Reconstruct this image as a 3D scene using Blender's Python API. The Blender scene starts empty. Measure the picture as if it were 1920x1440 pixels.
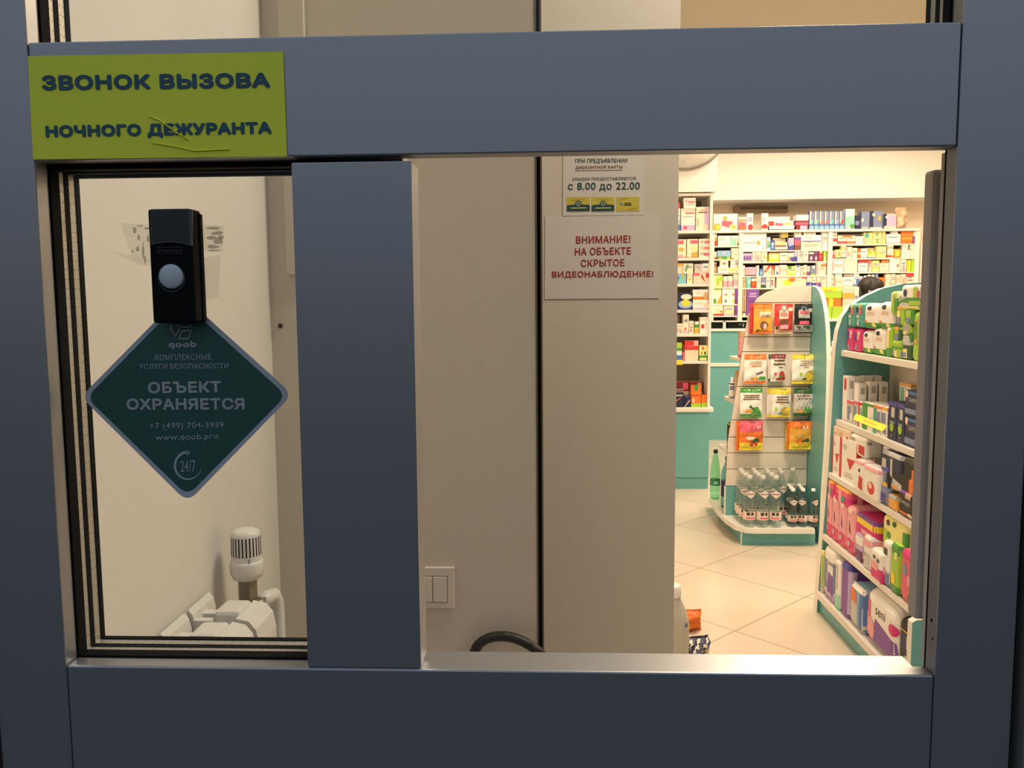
import bpy, bmesh, math, random
from mathutils import Vector, Matrix, geometry

random.seed(7)
SC = bpy.context.scene
COL = SC.collection

# ------------------------------------------------------------------ camera
FPX = 1554.0
CAM = Vector((0.0, -0.62, 1.30))
YAW, PITCH, ROLL = math.radians(-2.5034), math.radians(-5.5631), math.radians(-0.45554)
fwd = Vector((math.sin(YAW) * math.cos(PITCH), math.cos(YAW) * math.cos(PITCH), math.sin(PITCH)))
r0 = Vector((math.cos(YAW), -math.sin(YAW), 0))
u0 = r0.cross(fwd)
cr, sr = math.cos(ROLL), math.sin(ROLL)
RIGHT = cr * r0 + sr * u0
UP = -sr * r0 + cr * u0
cam_d = bpy.data.cameras.new('camera')
cam_d.sensor_width = 36.0
cam_d.lens = FPX / 1920.0 * 36.0
cam_d.clip_start = 0.02
cam = bpy.data.objects.new('camera', cam_d)
COL.objects.link(cam)
m3 = Matrix((RIGHT, UP, -fwd)).transposed()
cam.matrix_world = Matrix.Translation(CAM) @ m3.to_4x4()
SC.camera = cam

def ray(u, v):
    return ((u - 960) / FPX) * RIGHT - ((v - 720) / FPX) * UP + fwd
def W(u, v, Y):                       # point of the photo on the vertical plane y = Y
    d = ray(u, v); return CAM + d * ((Y - CAM.y) / d.y)
def G(u, v, Z):                       # on the level plane z = Z
    d = ray(u, v); return CAM + d * ((Z - CAM.z) / d.z)
def XP(u, v, X):                      # on the plane x = X
    d = ray(u, v); return CAM + d * ((X - CAM.x) / d.x)

# ------------------------------------------------------------------ world (dusk sky outside), lamps, exposure
vs = SC.view_settings
vs.view_transform = 'Standard'; vs.look = 'None'; vs.gamma = 1.0; vs.use_curve_mapping = False
vs.exposure = 0.0
SC.cycles.transparent_max_bounces = 40
world = bpy.data.worlds.new('dusk_sky'); SC.world = world
world.use_nodes = True
nt = world.node_tree; nt.nodes.clear()
wo = nt.nodes.new('ShaderNodeOutputWorld'); bg = nt.nodes.new('ShaderNodeBackground')
tc = nt.nodes.new('ShaderNodeTexCoord'); sx = nt.nodes.new('ShaderNodeSeparateXYZ'); rp = nt.nodes.new('ShaderNodeValToRGB')
mr = nt.nodes.new('ShaderNodeMapRange'); mr.inputs[1].default_value = -1; mr.inputs[2].default_value = 1
nt.links.new(tc.outputs['Generated'], sx.inputs[0]); nt.links.new(sx.outputs['Z'], mr.inputs[0])
nt.links.new(mr.outputs[0], rp.inputs[0]); nt.links.new(rp.outputs[0], bg.inputs[0]); nt.links.new(bg.outputs[0], wo.inputs[0])
el = rp.color_ramp.elements
el[0].position = 0.0; el[0].color = (0.026, 0.024, 0.023, 1)
el[1].position = 1.0; el[1].color = (0.34, 0.42, 0.54, 1)
for p, c in ((0.40, (0.038, 0.036, 0.035)), (0.49, (0.080, 0.084, 0.090)), (0.53, (0.185, 0.205, 0.235)), (0.60, (0.34, 0.39, 0.465)), (0.75, (0.40, 0.48, 0.60))):
    e = rp.color_ramp.elements.new(p); e.color = c + (1,)
bg.inputs[1].default_value = 0.98
WARM = (1.0, 0.785, 0.545); NEUTRAL = (1.0, 0.89, 0.72)
CEIL = 2.9
LAMPS = [(1.75, 6.0, 27), (2.95, 6.0, 27), (1.75, 4.85, 34), (2.95, 4.85, 28), (1.15, 2.95, 52), (2.75, 2.9, 28), (0.75, 0.75, 27)]

# ------------------------------------------------------------------ helpers
def lin(c):
    return tuple((x / 12.92) if x <= 0.04045 else ((x + 0.055) / 1.055) ** 2.4 for x in c)
def hexc(h):
    return lin(tuple(int(h[i:i + 2], 16) / 255 for i in (0, 2, 4)))
PAL = dict(white='f2f1ee', cream='f0e8d2', peach='f2d8c2', pink='efaab6', rose='e4627c', magenta='d6327e', red='cf3a36', maroon='852632', orange='ec7a2c',
           amber='eeac46', yellow='f2da3e', lemon='f0ea96', lime='a4d040', green='4a9a40', darkgreen='2a5a36', mint='90debc', aqua='74cacc', teal='4aa89e',
           sky='90bae2', blue='4a7ac0', navy='20294e', indigo='4c4aa0', lilac='c6b4dc', purple='8252a8', plum='72446e', gray='aaaaaa', slate='7e8cb2', dark='3a342e',
           black='141416', tan='cdae88', brown='7a5440', gold='c8aa54', silver='c8c8c6', skin='d9a98a')
_mats = {}
def mat(name, col=None, rough=0.5, metal=0.0, spec=0.5, coat=0.0):
    if name in _mats: return _mats[name]
    if col is None: col = hexc(PAL[name])
    m = bpy.data.materials.new(name); m.use_nodes = True
    b = m.node_tree.nodes['Principled BSDF']
    b.inputs['Base Color'].default_value = tuple(col) + (1,)
    b.inputs['Roughness'].default_value = rough
    b.inputs['Metallic'].default_value = metal
    b.inputs['Specular IOR Level'].default_value = spec
    b.inputs['Coat Weight'].default_value = coat
    _mats[name] = m
    return m
def glossy_mat(name, col, rough=0.18): return mat(name, col, rough)
def noisy(m, scale=40, bump=0.08, dist=0.002, tint=0.05, detail=4, coord='Object', stretch=(1, 1, 1)):
    t = m.node_tree; n = t.nodes; b = n['Principled BSDF']
    c = n.new('ShaderNodeTexCoord'); mp = n.new('ShaderNodeMapping'); ns = n.new('ShaderNodeTexNoise'); bp = n.new('ShaderNodeBump')
    mp.inputs['Scale'].default_value = stretch
    ns.inputs['Scale'].default_value = scale; ns.inputs['Detail'].default_value = detail
    bp.inputs['Strength'].default_value = bump; bp.inputs['Distance'].default_value = dist
    t.links.new(c.outputs[coord], mp.inputs[0]); t.links.new(mp.outputs[0], ns.inputs['Vector'])
    t.links.new(ns.outputs['Fac'], bp.inputs['Height']); t.links.new(bp.outputs[0], b.inputs['Normal'])
    if tint:
        mx = n.new('ShaderNodeMix'); mx.data_type = 'RGBA'
        base = b.inputs['Base Color'].default_value
        mx.inputs[6].default_value = tuple(x * (1 - tint) for x in base[:3]) + (1,)
        mx.inputs[7].default_value = tuple(min(1, x * (1 + tint)) for x in base[:3]) + (1,)
        t.links.new(ns.outputs['Fac'], mx.inputs[0]); t.links.new(mx.outputs[2], b.inputs['Base Color'])
    return m
def clear_mat(name, tint=(1, 1, 1), refl=1.0, rough=0.02, haze=0.0, hcol=(0.8, 0.8, 0.8)):
    if name in _mats: return _mats[name]
    m = bpy.data.materials.new(name); m.use_nodes = True
    t = m.node_tree; t.nodes.clear(); n = t.nodes
    o = n.new('ShaderNodeOutputMaterial'); tr = n.new('ShaderNodeBsdfTransparent'); gl = n.new('ShaderNodeBsdfGlossy'); fr = n.new('ShaderNodeFresnel')
    mm = n.new('ShaderNodeMath'); mm.operation = 'MULTIPLY'; mm.inputs[1].default_value = refl
    fr.inputs[0].default_value = 1.45; gl.inputs['Roughness'].default_value = rough
    tr.inputs[0].default_value = tuple(tint) + (1,)
    mx = n.new('ShaderNodeMixShader')
    ge = n.new('ShaderNodeNewGeometry'); sb = n.new('ShaderNodeMath'); sb.operation = 'SUBTRACT'; sb.inputs[0].default_value = 1.0; m3_ = n.new('ShaderNodeMath'); m3_.operation = 'MULTIPLY'
    t.links.new(ge.outputs['Backfacing'], sb.inputs[1]); t.links.new(fr.outputs[0], mm.inputs[0]); t.links.new(mm.outputs[0], m3_.inputs[0]); t.links.new(sb.outputs[0], m3_.inputs[1]); t.links.new(m3_.outputs[0], mx.inputs[0])
    t.links.new(gl.outputs[0], mx.inputs[2])
    if haze:
        df = n.new('ShaderNodeBsdfDiffuse'); df.inputs[0].default_value = tuple(hcol) + (1,)
        m2 = n.new('ShaderNodeMixShader'); m2.inputs[0].default_value = haze
        t.links.new(tr.outputs[0], m2.inputs[1]); t.links.new(df.outputs[0], m2.inputs[2]); t.links.new(m2.outputs[0], mx.inputs[1])
    else:
        t.links.new(tr.outputs[0], mx.inputs[1])
    t.links.new(mx.outputs[0], o.inputs[0])
    _mats[name] = m
    return m

_glyphs = {}
def split_loops(P):
    """cut an outline that crosses itself into simple loops"""
    n = len(P)
    for i in range(n):
        a, b = P[i], P[(i + 1) % n]
        for j in range(i + 2, n):
            if i == 0 and j == n - 1: continue
            c, d = P[j], P[(j + 1) % n]
            if max(a[0], b[0]) < min(c[0], d[0]) or max(c[0], d[0]) < min(a[0], b[0]) or max(a[1], b[1]) < min(c[1], d[1]) or max(c[1], d[1]) < min(a[1], b[1]): continue
            r = (b[0] - a[0], b[1] - a[1]); s = (d[0] - c[0], d[1] - c[1]); q = r[0] * s[1] - r[1] * s[0]
            if abs(q) < 1e-12: continue
            t = ((c[0] - a[0]) * s[1] - (c[1] - a[1]) * s[0]) / q; u = ((c[0] - a[0]) * r[1] - (c[1] - a[1]) * r[0]) / q
            if 1e-6 < t < 1 - 1e-6 and 1e-6 < u < 1 - 1e-6:
                X = (a[0] + r[0] * t, a[1] + r[1] * t)
                return split_loops(P[:i + 1] + [X] + P[j + 1:]) + split_loops([X] + P[i + 1:j + 1])
    return [P]
def area2(P): return sum(P[i - 1][0] * P[i][1] - P[i][0] * P[i - 1][1] for i in range(len(P)))
def inside(p, P):
    r = False
    for i in range(len(P)):
        a, b = P[i - 1], P[i]
        if (a[1] > p[1]) != (b[1] > p[1]) and p[0] < (b[0] - a[0]) * (p[1] - a[1]) / (b[1] - a[1]) + a[0]: r = not r
    return r
def glyphs(s, bold=0.0, shear=0.0):
    k = (s, shear)
    if k not in _glyphs:
        c = bpy.data.curves.new('lettering', 'FONT'); c.body = s; c.shear = shear
        c.space_character = 1.06
        o = bpy.data.objects.new('lettering', c); COL.objects.link(o)
        dg = bpy.context.evaluated_depsgraph_get()
        cu = o.to_curve(dg)
        loops = []
        for sp in cu.splines:
            bp = sp.bezier_points; P = []
            for i in range(len(bp)):
                p, q = bp[i], bp[(i + 1) % len(bp)]
                straight = p.handle_right_type == 'VECTOR' and q.handle_left_type == 'VECTOR'
                seg = [p.co] if straight else geometry.interpolate_bezier(p.co, p.handle_right, q.handle_left, q.co, 5)[:-1]
                for v in seg:
                    v = (v.x, v.y)
                    if not P or abs(v[0] - P[-1][0]) + abs(v[1] - P[-1][1]) > 1e-5: P.append(v)
            if len(P) > 2: loops += split_loops(P)
        loops = [P for P in loops if abs(area2(P)) > 1e-5]
        outer, holes = [], []
        for P in loops:
            ar = area2(P)
            C_ = [Q for Q in loops if Q is not P and abs(area2(Q)) > abs(ar) and inside(P[0], Q)]
            par = min(C_, key=lambda Q: abs(area2(Q))) if C_ else None
            (holes if par is not None and area2(par) * ar < 0 else outer).append(P)
        vs_ = []; fs = []
        for P in outer:
            grp = [P] + [h for h in holes if inside(h[0], P)]
            tri = geometry.tessellate_polygon([[Vector((x, y, 0)) for x, y in g] for g in grp])
            base = len(vs_); vs_ += [q for g in grp for q in g]
            fs += [tuple(base + i for i in t) for t in tri]
        o.to_curve_clear(); bpy.data.objects.remove(o); bpy.data.curves.remove(c)
        x0 = min(v[0] for v in vs_); x1 = max(v[0] for v in vs_); y0 = min(v[1] for v in vs_); y1 = max(v[1] for v in vs_)
        _glyphs[k] = ([((x - x0) / (x1 - x0), (y - y0) / (y1 - y0)) for x, y in vs_], fs)
    return _glyphs[k]

class MB:
    """collects shapes and links them as one mesh object"""
    def __init__(s): s.v = []; s.f = []; s.m = []; s.sm = []; s.mats = []
    def mi(s, m):
        if isinstance(m, str): m = mat(m)
        if m not in s.mats: s.mats.append(m)
        return s.mats.index(m)
    def add(s, vs_, fs, m, smooth=False):
        o = len(s.v); s.v += [tuple(p) for p in vs_]; i = s.mi(m)
        for f in fs: s.f.append(tuple(o + k for k in f)); s.m.append(i); s.sm.append(smooth)
        return s
    def box(s, x0, x1, y0, y1, z0, z1, m, b=0.0, seg=2):
        if x1 < x0: x0, x1 = x1, x0
        if y1 < y0: y0, y1 = y1, y0
        if z1 < z0: z0, z1 = z1, z0
        if b <= 0:
            vs_ = [(x, y, z) for x in (x0, x1) for y in (y0, y1) for z in (z0, z1)]
            return s.add(vs_, [(0, 1, 3, 2), (4, 6, 7, 5), (0, 4, 5, 1), (2, 3, 7, 6), (0, 2, 6, 4), (1, 5, 7, 3)], m)
        b = min(b, (x1 - x0) * .45, (y1 - y0) * .45, (z1 - z0) * .45)
        bm = bmesh.new(); bmesh.ops.create_cube(bm, size=1)
        for v in bm.verts:
            v.co = Vector(((x0 + x1) / 2 + v.co.x * (x1 - x0), (y0 + y1) / 2 + v.co.y * (y1 - y0), (z0 + z1) / 2 + v.co.z * (z1 - z0)))
        bmesh.ops.bevel(bm, geom=list(bm.edges), offset=b, segments=seg, profile=0.5, affect='EDGES')
        s.bm(bm, m); return s
    def bm(s, bm, m, smooth=False):
        bm.verts.index_update()
        s.add([v.co.copy() for v in bm.verts], [tuple(v.index for v in f.verts) for f in bm.faces], m, smooth); bm.free()
    def prism(s, pts, a, b, axis, m, m_side=None, smooth=False):
        """pts: 2-D outline; extruded from a to b along axis ('x': pts are y,z; 'y': x,z; 'z': x,y)"""
        def P(p, t): return {'x': (t, p[0], p[1]), 'y': (p[0], t, p[1]), 'z': (p[0], p[1], t)}[axis]
        n = len(pts); vs_ = [P(p, a) for p in pts] + [P(p, b) for p in pts]
        s.add(vs_, [tuple(range(n)), tuple(range(2 * n - 1, n - 1, -1))], m)
        s.add(vs_, [(i, (i + 1) % n, n + (i + 1) % n, n + i) for i in range(n)], m_side or m, smooth)
        return s
    def lathe(s, prof, m, seg=20, c=(0, 0, 0), smooth=True, cap=True, sx=1, sy=1):
        vs_ = []; fs = []
        for r, z in prof:
            for i in range(seg):
                a = 2 * math.pi * i / seg
                vs_.append((c[0] + r * sx * math.cos(a), c[1] + r * sy * math.sin(a), c[2] + z))
        for k in range(len(prof) - 1):
            for i in range(seg):
                j = (i + 1) % seg
                fs.append((k * seg + i, k * seg + j, (k + 1) * seg + j, (k + 1) * seg + i))
        s.add(vs_, fs, m, smooth)
        if cap:
            s.add(vs_[:seg], [tuple(range(seg - 1, -1, -1))], m); s.add(vs_[-seg:], [tuple(range(seg))], m)
        return s
    def tube(s, pts, r, m, seg=10, smooth=True):
        pts = [Vector(p) for p in pts]; vs_ = []; fs = []; N = None
        for i, p in enumerate(pts):
            d = (pts[min(i + 1, len(pts) - 1)] - pts[max(i - 1, 0)]).normalized()
            if N is None:
                N = d.orthogonal().normalized()
            N = (N - d * N.dot(d)).normalized(); B = d.cross(N)
            rr = r[i] if isinstance(r, (list, tuple)) else r
            for k in range(seg):
                a = 2 * math.pi * k / seg
                vs_.append(p + (N * math.cos(a) + B * math.sin(a)) * rr)
        for i in range(len(pts) - 1):
            for k in range(seg):
                j = (k + 1) % seg
                fs.append((i * seg + k, i * seg + j, (i + 1) * seg + j, (i + 1) * seg + k))
        fs.append(tuple(range(seg - 1, -1, -1))); fs.append(tuple(range((len(pts) - 1) * seg, len(pts) * seg)))
        return s.add(vs_, fs, m, smooth)
    def ball(s, c, rx, ry, rz, m, seg=16, rings=10):
        prof = [(math.sin(math.pi * i / rings), -math.cos(math.pi * i / rings)) for i in range(rings + 1)]
        vs_ = []; fs = []
        for q, z in prof:
            for i in range(seg):
                a = 2 * math.pi * i / seg
                vs_.append((c[0] + max(q, 1e-4) * rx * math.cos(a), c[1] + max(q, 1e-4) * ry * math.sin(a), c[2] + z * rz))
        for k in range(rings):
            for i in range(seg):
                j = (i + 1) % seg; fs.append((k * seg + i, k * seg + j, (k + 1) * seg + j, (k + 1) * seg + i))
        return s.add(vs_, fs, m, True)
    def text(s, txt, O, ux, uz, w, h, m, bold=0.0, shear=0.0):
        """lettering fitted to w x h; heavier weights are overprinted copies of the outline"""
        g, fs = glyphs(txt, 0.0, shear); O = Vector(O); ux = Vector(ux); uz = Vector(uz)
        d = bold * h * .9
        dirs = [(0, 0)] if bold <= 0 else ([(1, 0), (-1, 0), (0, 1), (0, -1), (.7, .7), (-.7, .7), (.7, -.7), (-.7, -.7)] if bold >= .03 else [(.8, .8), (-.8, .8), (.8, -.8), (-.8, -.8)])
        nn = ux.cross(uz).normalized() * 0.000014
        for i, (dx, dz) in enumerate(dirs):
            vs_ = []; ff = []
            for j, f in enumerate(fs):              # every face on its own level, so overlapping strokes do not shade each other
                k = len(vs_); e = nn * (i + (j % 11) * .41)
                vs_ += [O + e + ux * (d + g[q][0] * (w - 2 * d) + dx * d) + uz * (d + g[q][1] * (h - 2 * d) + dz * d) for q in f]
                ff.append(tuple(range(k, len(vs_))))
            s.add(vs_, ff, m)
        return s
    def mesh(s, name, smooth_all=False):
        me = bpy.data.meshes.new(name)
        me.from_pydata(s.v, [], s.f)
        for m in s.mats: me.materials.append(m)
        me.polygons.foreach_set('material_index', s.m)
        me.polygons.foreach_set('use_smooth', [True] * len(s.f) if smooth_all else s.sm)
        bm = bmesh.new(); bm.from_mesh(me)
        bmesh.ops.recalc_face_normals(bm, faces=bm.faces); bm.to_mesh(me); bm.free()
        return me
    def build(s, name, parent=None, loc=(0, 0, 0), rz=0.0, label=None, recalc=True):
        o = bpy.data.objects.new(name, s.mesh(name))
        COL.objects.link(o); o.location = loc; o.rotation_euler = (0, 0, rz)
        if parent: o.parent = parent
        if label: o['label'] = label
        return o

def tag(o, label=None, cat=None, group=None, kind=None):
    if label: o['label'] = label
    if cat: o['category'] = cat
    if group: o['group'] = group
    if kind: o['kind'] = kind
    return o
def thing(name, label, cat, loc=(0, 0, 0), rz=0.0, group=None):
    o = bpy.data.objects.new(name, None); COL.objects.link(o)
    o.empty_display_size = 0.05
    o.location = loc; o.rotation_euler = (0, 0, rz)
    return tag(o, label, cat, group)
def copy_thing(o, loc, rz, label, group=None):
    c = o.copy(); COL.objects.link(c); c.location = loc; c.rotation_euler = (0, 0, rz); c['label'] = label
    if group: c['group'] = group
    for ch in list(o.children):
        d = ch.copy(); COL.objects.link(d); d.parent = c
        for g in list(ch.children):
            e = g.copy(); COL.objects.link(e); e.parent = d
    return c
def struct(name, mb, label=None):
    return tag(mb.build(name), label, None, None, 'structure')
# ------------------------------------------------------------------ packaging
def parse(spec):
    out = []
    for d in (spec or '').split(';'):
        t = d.split()
        if t: out.append(t)
    return out
E_DEC = 0.0007
def put_decals(mb, decals, w, h, yf, eps=E_DEC, d=0.0, side=None):
    """prints on the front of a pack; yf(x, z) is the y of its front surface"""
    lvl = [0]
    def P(fx, fz):
        if side: return (w / 2 + side[1] + eps + lvl[0] * 0.0002 - (0 if yf is FLAT else yf(fx * side[0], fz * h)), fx * side[0], fz * h)
        x = (fx - .5) * w; z = fz * h
        return (x, yf(x, z) - eps - lvl[0] * 0.0002, z)
    def patch(fn, nu, nv, col):
        vs_ = [P(*fn(i / nu, j / nv)) for j in range(nv + 1) for i in range(nu + 1)]
        fs = [(j * (nu + 1) + i, j * (nu + 1) + i + 1, (j + 1) * (nu + 1) + i + 1, (j + 1) * (nu + 1) + i) for j in range(nv) for i in range(nu)]
        mb.add(vs_, fs, col)
    n = 1 if yf is FLAT else 9
    for t in decals:
        lvl[0] += 1
        k = t[0]
        if k == 'r':
            x0, z0, x1, z1 = map(float, t[1:5]); patch(lambda a, b: (x0 + (x1 - x0) * a, z0 + (z1 - z0) * b), n, n, t[5])
        elif k == 'w':                                   # band all round the pack
            z0, z1 = map(float, t[1:3]); col = t[3]
            patch(lambda a, b: (a, z0 + (z1 - z0) * b), n, n, col)
            if yf is FLAT and d:
                for sgn in (-1, 1):
                    x = sgn * (w / 2 + eps)
                    mb.add([(x, 0, z0 * h), (x, d, z0 * h), (x, d, z1 * h), (x, 0, z1 * h)], [(0, 1, 2, 3)], col)
        elif k == 'e':
            cx, cz, rx, rz = map(float, t[1:5])
            ring = [P(cx, cz)]
            for q in (0.5, 1.0):
                ring += [P(cx + q * rx * math.cos(2 * math.pi * i / 16), cz + q * rz * math.sin(2 * math.pi * i / 16)) for i in range(16)]
            fs = [(0, 1 + i, 1 + (i + 1) % 16) for i in range(16)] + [(1 + i, 17 + i, 17 + (i + 1) % 16, 1 + (i + 1) % 16) for i in range(16)]
            mb.add(ring, fs, t[5])
        elif k == 'q':                                   # free four-corner patch
            c = list(map(float, t[1:9]))
            A, B, C_, D = [(c[i], c[i + 1]) for i in (0, 2, 4, 6)]
            patch(lambda a, b: ((A[0] * (1 - a) + B[0] * a) * (1 - b) + (D[0] * (1 - a) + C_[0] * a) * b, (A[1] * (1 - a) + B[1] * a) * (1 - b) + (D[1] * (1 - a) + C_[1] * a) * b), n, n, t[9])
        elif k == 'l':                                   # small print: lines of text
            x0, z0, x1, z1 = map(float, t[1:5]); rows = int(t[6]) if len(t) > 6 else 2
            hh = (z1 - z0) / (rows * 2 - 1) if rows > 1 else (z1 - z0)
            for r in range(rows):
                s_ = (x1 - x0) * (0, .12, .05, .2)[r % 4] * .5
                a0, b0 = x0 + s_, x1 - s_; zz = z0 + r * 2 * hh
                patch(lambda a, b: (a0 + (b0 - a0) * a, zz + hh * b), n, 1, t[5])
        elif k == 'x':
            x0, z0, x1, z1 = map(float, t[1:5]); g, fs = glyphs(t[6].replace('_', ' '), 0.0, 0.0)
            mb.add([P(x0 + (x1 - x0) * a, z0 + (z1 - z0) * b) for a, b in g], fs, t[5])
def FLAT(x, z): return 0.0

def pack(style, w, d, h, base, decals, near=None):
    mb = MB()
    ds = parse(decals) if isinstance(decals, str) else decals
    if style == 'b':
        mb.box(-w / 2, w / 2, 0, d, 0, h, base); put_decals(mb, ds, w, h, FLAT, d=d)
        if near is not None: put_decals(mb, parse(near), w, h, FLAT, side=(d, 0.0))
    elif style == 'k':
        b_ = min(w, d, h) * .22
        mb.box(-w / 2, w / 2, 0, d, 0, h, base, b_, 4)
        def rnd(x, z):
            q = min(math.hypot(max(0, abs(x) - (w / 2 - b_)), max(0, b_ - z, z - (h - b_))), b_ * .93)
            return b_ - math.sqrt(b_ * b_ - q * q)
        put_decals(mb, ds, w * .97, h * .985, rnd)
        if near is not None:
            def rnd2(y, z):
                q = min(math.hypot(max(0, abs(y - d / 2) - (d / 2 - b_)), max(0, b_ - z, z - (h - b_))), b_ * .93)
                return b_ - math.sqrt(b_ * b_ - q * q)
            put_decals(mb, parse(near), w, h * .985, rnd2, side=(d, 0.0))
    elif style == 't':                                   # open display tray with a low lip in front
        mb.box(-w / 2, w / 2, d * .85, d, 0, h, base); mb.box(-w / 2, w / 2, 0, d * .08, 0, h * .26, base); mb.box(-w / 2, w / 2, 0, d, 0, h * .05, base)
        for x in (-w / 2, w / 2 - w * .02): mb.box(x, x + w * .02, 0, d, 0, h * .3, base)
        mb.box(-w * .47, w * .47, d * .12, d * .8, h * .05, h * .62, base)
        put_decals(mb, ds, w, h, lambda x, z: d * .12 - .001 if .26 * h < z < .62 * h else (0 if z <= .26 * h else d * .85))
    elif style in 'cj':
        r = w / 2
        if style == 'c':
            prof = [(r * .92, 0), (r, h * .03), (r, h * .66), (r * .82, h * .73), (r * .45, h * .79), (r * .45, h * .82)]
            mb.lathe(prof, base, 16, (0, r, 0)); mb.lathe([(r * .52, h * .80), (r * .52, h * .99), (r * .4, h)], 'white', 14, (0, r, 0))
        else:
            mb.lathe([(r * .95, 0), (r, h * .04), (r, h * .72), (r * .9, h * .76)], base, 16, (0, r, 0)); mb.lathe([(r * .96, h * .76), (r * .96, h * .97), (r * .9, h)], 'white', 16, (0, r, 0))
        put_decals(mb, ds, w, h, lambda x, z: r - math.sqrt(max(r * r - x * x, 0)) - .0004)
    elif style == 'p':
        NX, NZ = 14, 20
        def gf(fx, fz):
            s_ = abs(2 * fx - 1); t = abs(2 * fz - 1)
            if t > .86: return .04
            return max(.04, (1 - s_ ** 2.6) ** .7 * (1 - (t / .86) ** 4) ** .6)
        ph = [random.uniform(0, 6.28) for _ in range(4)]
        def wob(fx, fz): return 1 - .035 * math.sin(fz * math.pi) + .012 * math.sin(fz * 9 + ph[0])
        def crm(fx, fz): return d * (.07 * math.sin(fx * 13 + fz * 5 + ph[1]) + .06 * math.sin(fz * 17 - fx * 7 + ph[2]) + .05 * math.sin(fx * 29 + fz * 23 + ph[3])) * min(1, 6 * min(fz, 1 - fz) + .3)
        def yf(x, z):
            fx = min(max(x / w + .5, 0), 1); fz = min(max(z / h, 0), 1)
            return d / 2 - d / 2 * gf(fx, fz) + crm(fx, fz)
        for sgn in (-1, 1):
            vs_ = [((i / NX - .5) * w * wob(i / NX, j / NZ), d / 2 + sgn * d / 2 * gf(i / NX, j / NZ) + crm(i / NX, j / NZ), j / NZ * h) for j in range(NZ + 1) for i in range(NX + 1)]
            fs = [(j * (NX + 1) + i, j * (NX + 1) + i + 1, (j + 1) * (NX + 1) + i + 1, (j + 1) * (NX + 1) + i) for j in range(NZ) for i in range(NX)]
            mb.add(vs_, fs, base, True)
        put_decals(mb, ds, w * .97, h, yf, 0.0010)
    return mb

ORD = 'first second third fourth fifth sixth seventh eighth ninth tenth eleventh twelfth thirteenth fourteenth fifteenth sixteenth seventeenth eighteenth nineteenth twentieth twenty-first twenty-second twenty-third twenty-fourth'.split()
NOUN = dict(b='carton', k='pack', t='display tray', c='bottle', j='jar', p='pouch')
NAME = dict(b='medicine_carton', k='soft_pack', t='display_tray', c='medicine_bottle', j='medicine_jar', p='medicine_pouch')
def look(base, ds, style):
    cols = []
    for t in ds:
        c = [q for q in t[1:] if q in PAL]
        if c and c[0] != base and c[0] not in cols: cols.append(c[0])
    s = ('grey' if base == 'gray' else base) + ' ' + NOUN[style]
    cols = ['grey' if c == 'gray' else c for c in cols[:2]]
    if cols: s += ' with ' + ' and '.join(cols) + ' print'
    return s

def face_row(Y, zrow, items, rowname, unit, group, depth=.16, inset=.012, zmax=9.0, xlim=(-9, 9)):
    """one shelf of packs that face the room (plane y = Y); items: 'u0,u1,vtop,vbottom or 0,base,style | prints'"""
    recs = []
    for it in items:
        head, _, dec = it.partition('|')
        a = head.strip().split(',')
        u0, u1, vt, vb = map(float, a[:4]); base = a[4]; style = a[5] if len(a) > 5 else 'b'
        off = float(a[6]) if len(a) > 6 else 0.0
        recs.append((u0, u1, vt, vb, base, style, off, dec))
    recs.sort(key=lambda r: r[0] + r[1])
    seen = {}
    plain = [r for r in recs if not r[3]]; stacked = [r for r in recs if r[3]]
    for lst, word in ((plain, ''), (stacked, 'stacked ')):
        for k, (u0, u1, vt, vb, base, style, off, dec) in enumerate(lst):
            y = Y + inset + off + random.uniform(0, .006)
            um = (u0 + u1) / 2
            xa = max(W(u0, vt, y).x + .0012, xlim[0]); xb = min(W(u1, vt, y).x - .0012, xlim[1])
            if xb - xa < .012: continue
            zt = W(um, vt, y).z; zb = zrow if not vb else max(W(um, vb, y).z, zrow)
            zt = min(zt, zmax); w = xb - xa; h = max(zt - zb, .016)
            d = min(depth, max(.05, w * .8)) if style in 'bkt' else min(w, depth)
            if style in 'cj': d = w
            ds = parse(dec); words_ = look(base, ds, style)
            if style == 'b' and base in ('white', 'cream', 'peach', 'lemon', 'silver', 'tan') and len(ds) < 3:
                ds = ds + parse(random.choice(['l .12 .55 .88 .74 slate 2', 'l .15 .5 .7 .7 gray 2;e .8 .3 .12 .14 sky', 'r .08 .7 .92 .82 silver;l .2 .4 .8 .5 tan 1', 'l .1 .6 .6 .76 gray 2;w 0 .1 peach', 'l .2 .44 .9 .62 tan 2;r .05 .1 .2 .9 pink', 'l .15 .62 .8 .72 slate 1;w .04 .14 lilac']))
            mb = pack(style, w, d, h, base, ds)
            lab = '%s, %s%s from left, %s, %s' % (words_, word, ORD[k], rowname, unit)
            o = mb.build(NAME[style], loc=((xa + xb) / 2, y, zb + .0005), rz=0)
            tag(o, lab, NOUN[style], group)
# ------------------------------------------------------------------ materials of the place
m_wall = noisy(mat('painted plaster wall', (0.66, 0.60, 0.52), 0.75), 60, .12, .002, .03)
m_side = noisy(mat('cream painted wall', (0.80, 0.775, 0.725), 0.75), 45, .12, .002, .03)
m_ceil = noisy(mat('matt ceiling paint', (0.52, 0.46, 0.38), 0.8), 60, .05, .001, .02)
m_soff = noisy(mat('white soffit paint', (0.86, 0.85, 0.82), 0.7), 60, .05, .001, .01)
m_alu = noisy(mat('grey powder coated aluminium', (0.345, 0.352, 0.368), 0.34, 0.7), 900, .10, .0003, .04)
m_gask = mat('black rubber gasket', (0.006, 0.006, 0.0065), 0.8, 0.0, 0.12)
m_sash = noisy(mat('grey plastic sash', (0.56, 0.49, 0.42), 0.45), 300, .05, .0005, .04)
m_glass = clear_mat('clear window glass', (0.985, 0.99, 0.985), 0.55)
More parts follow.
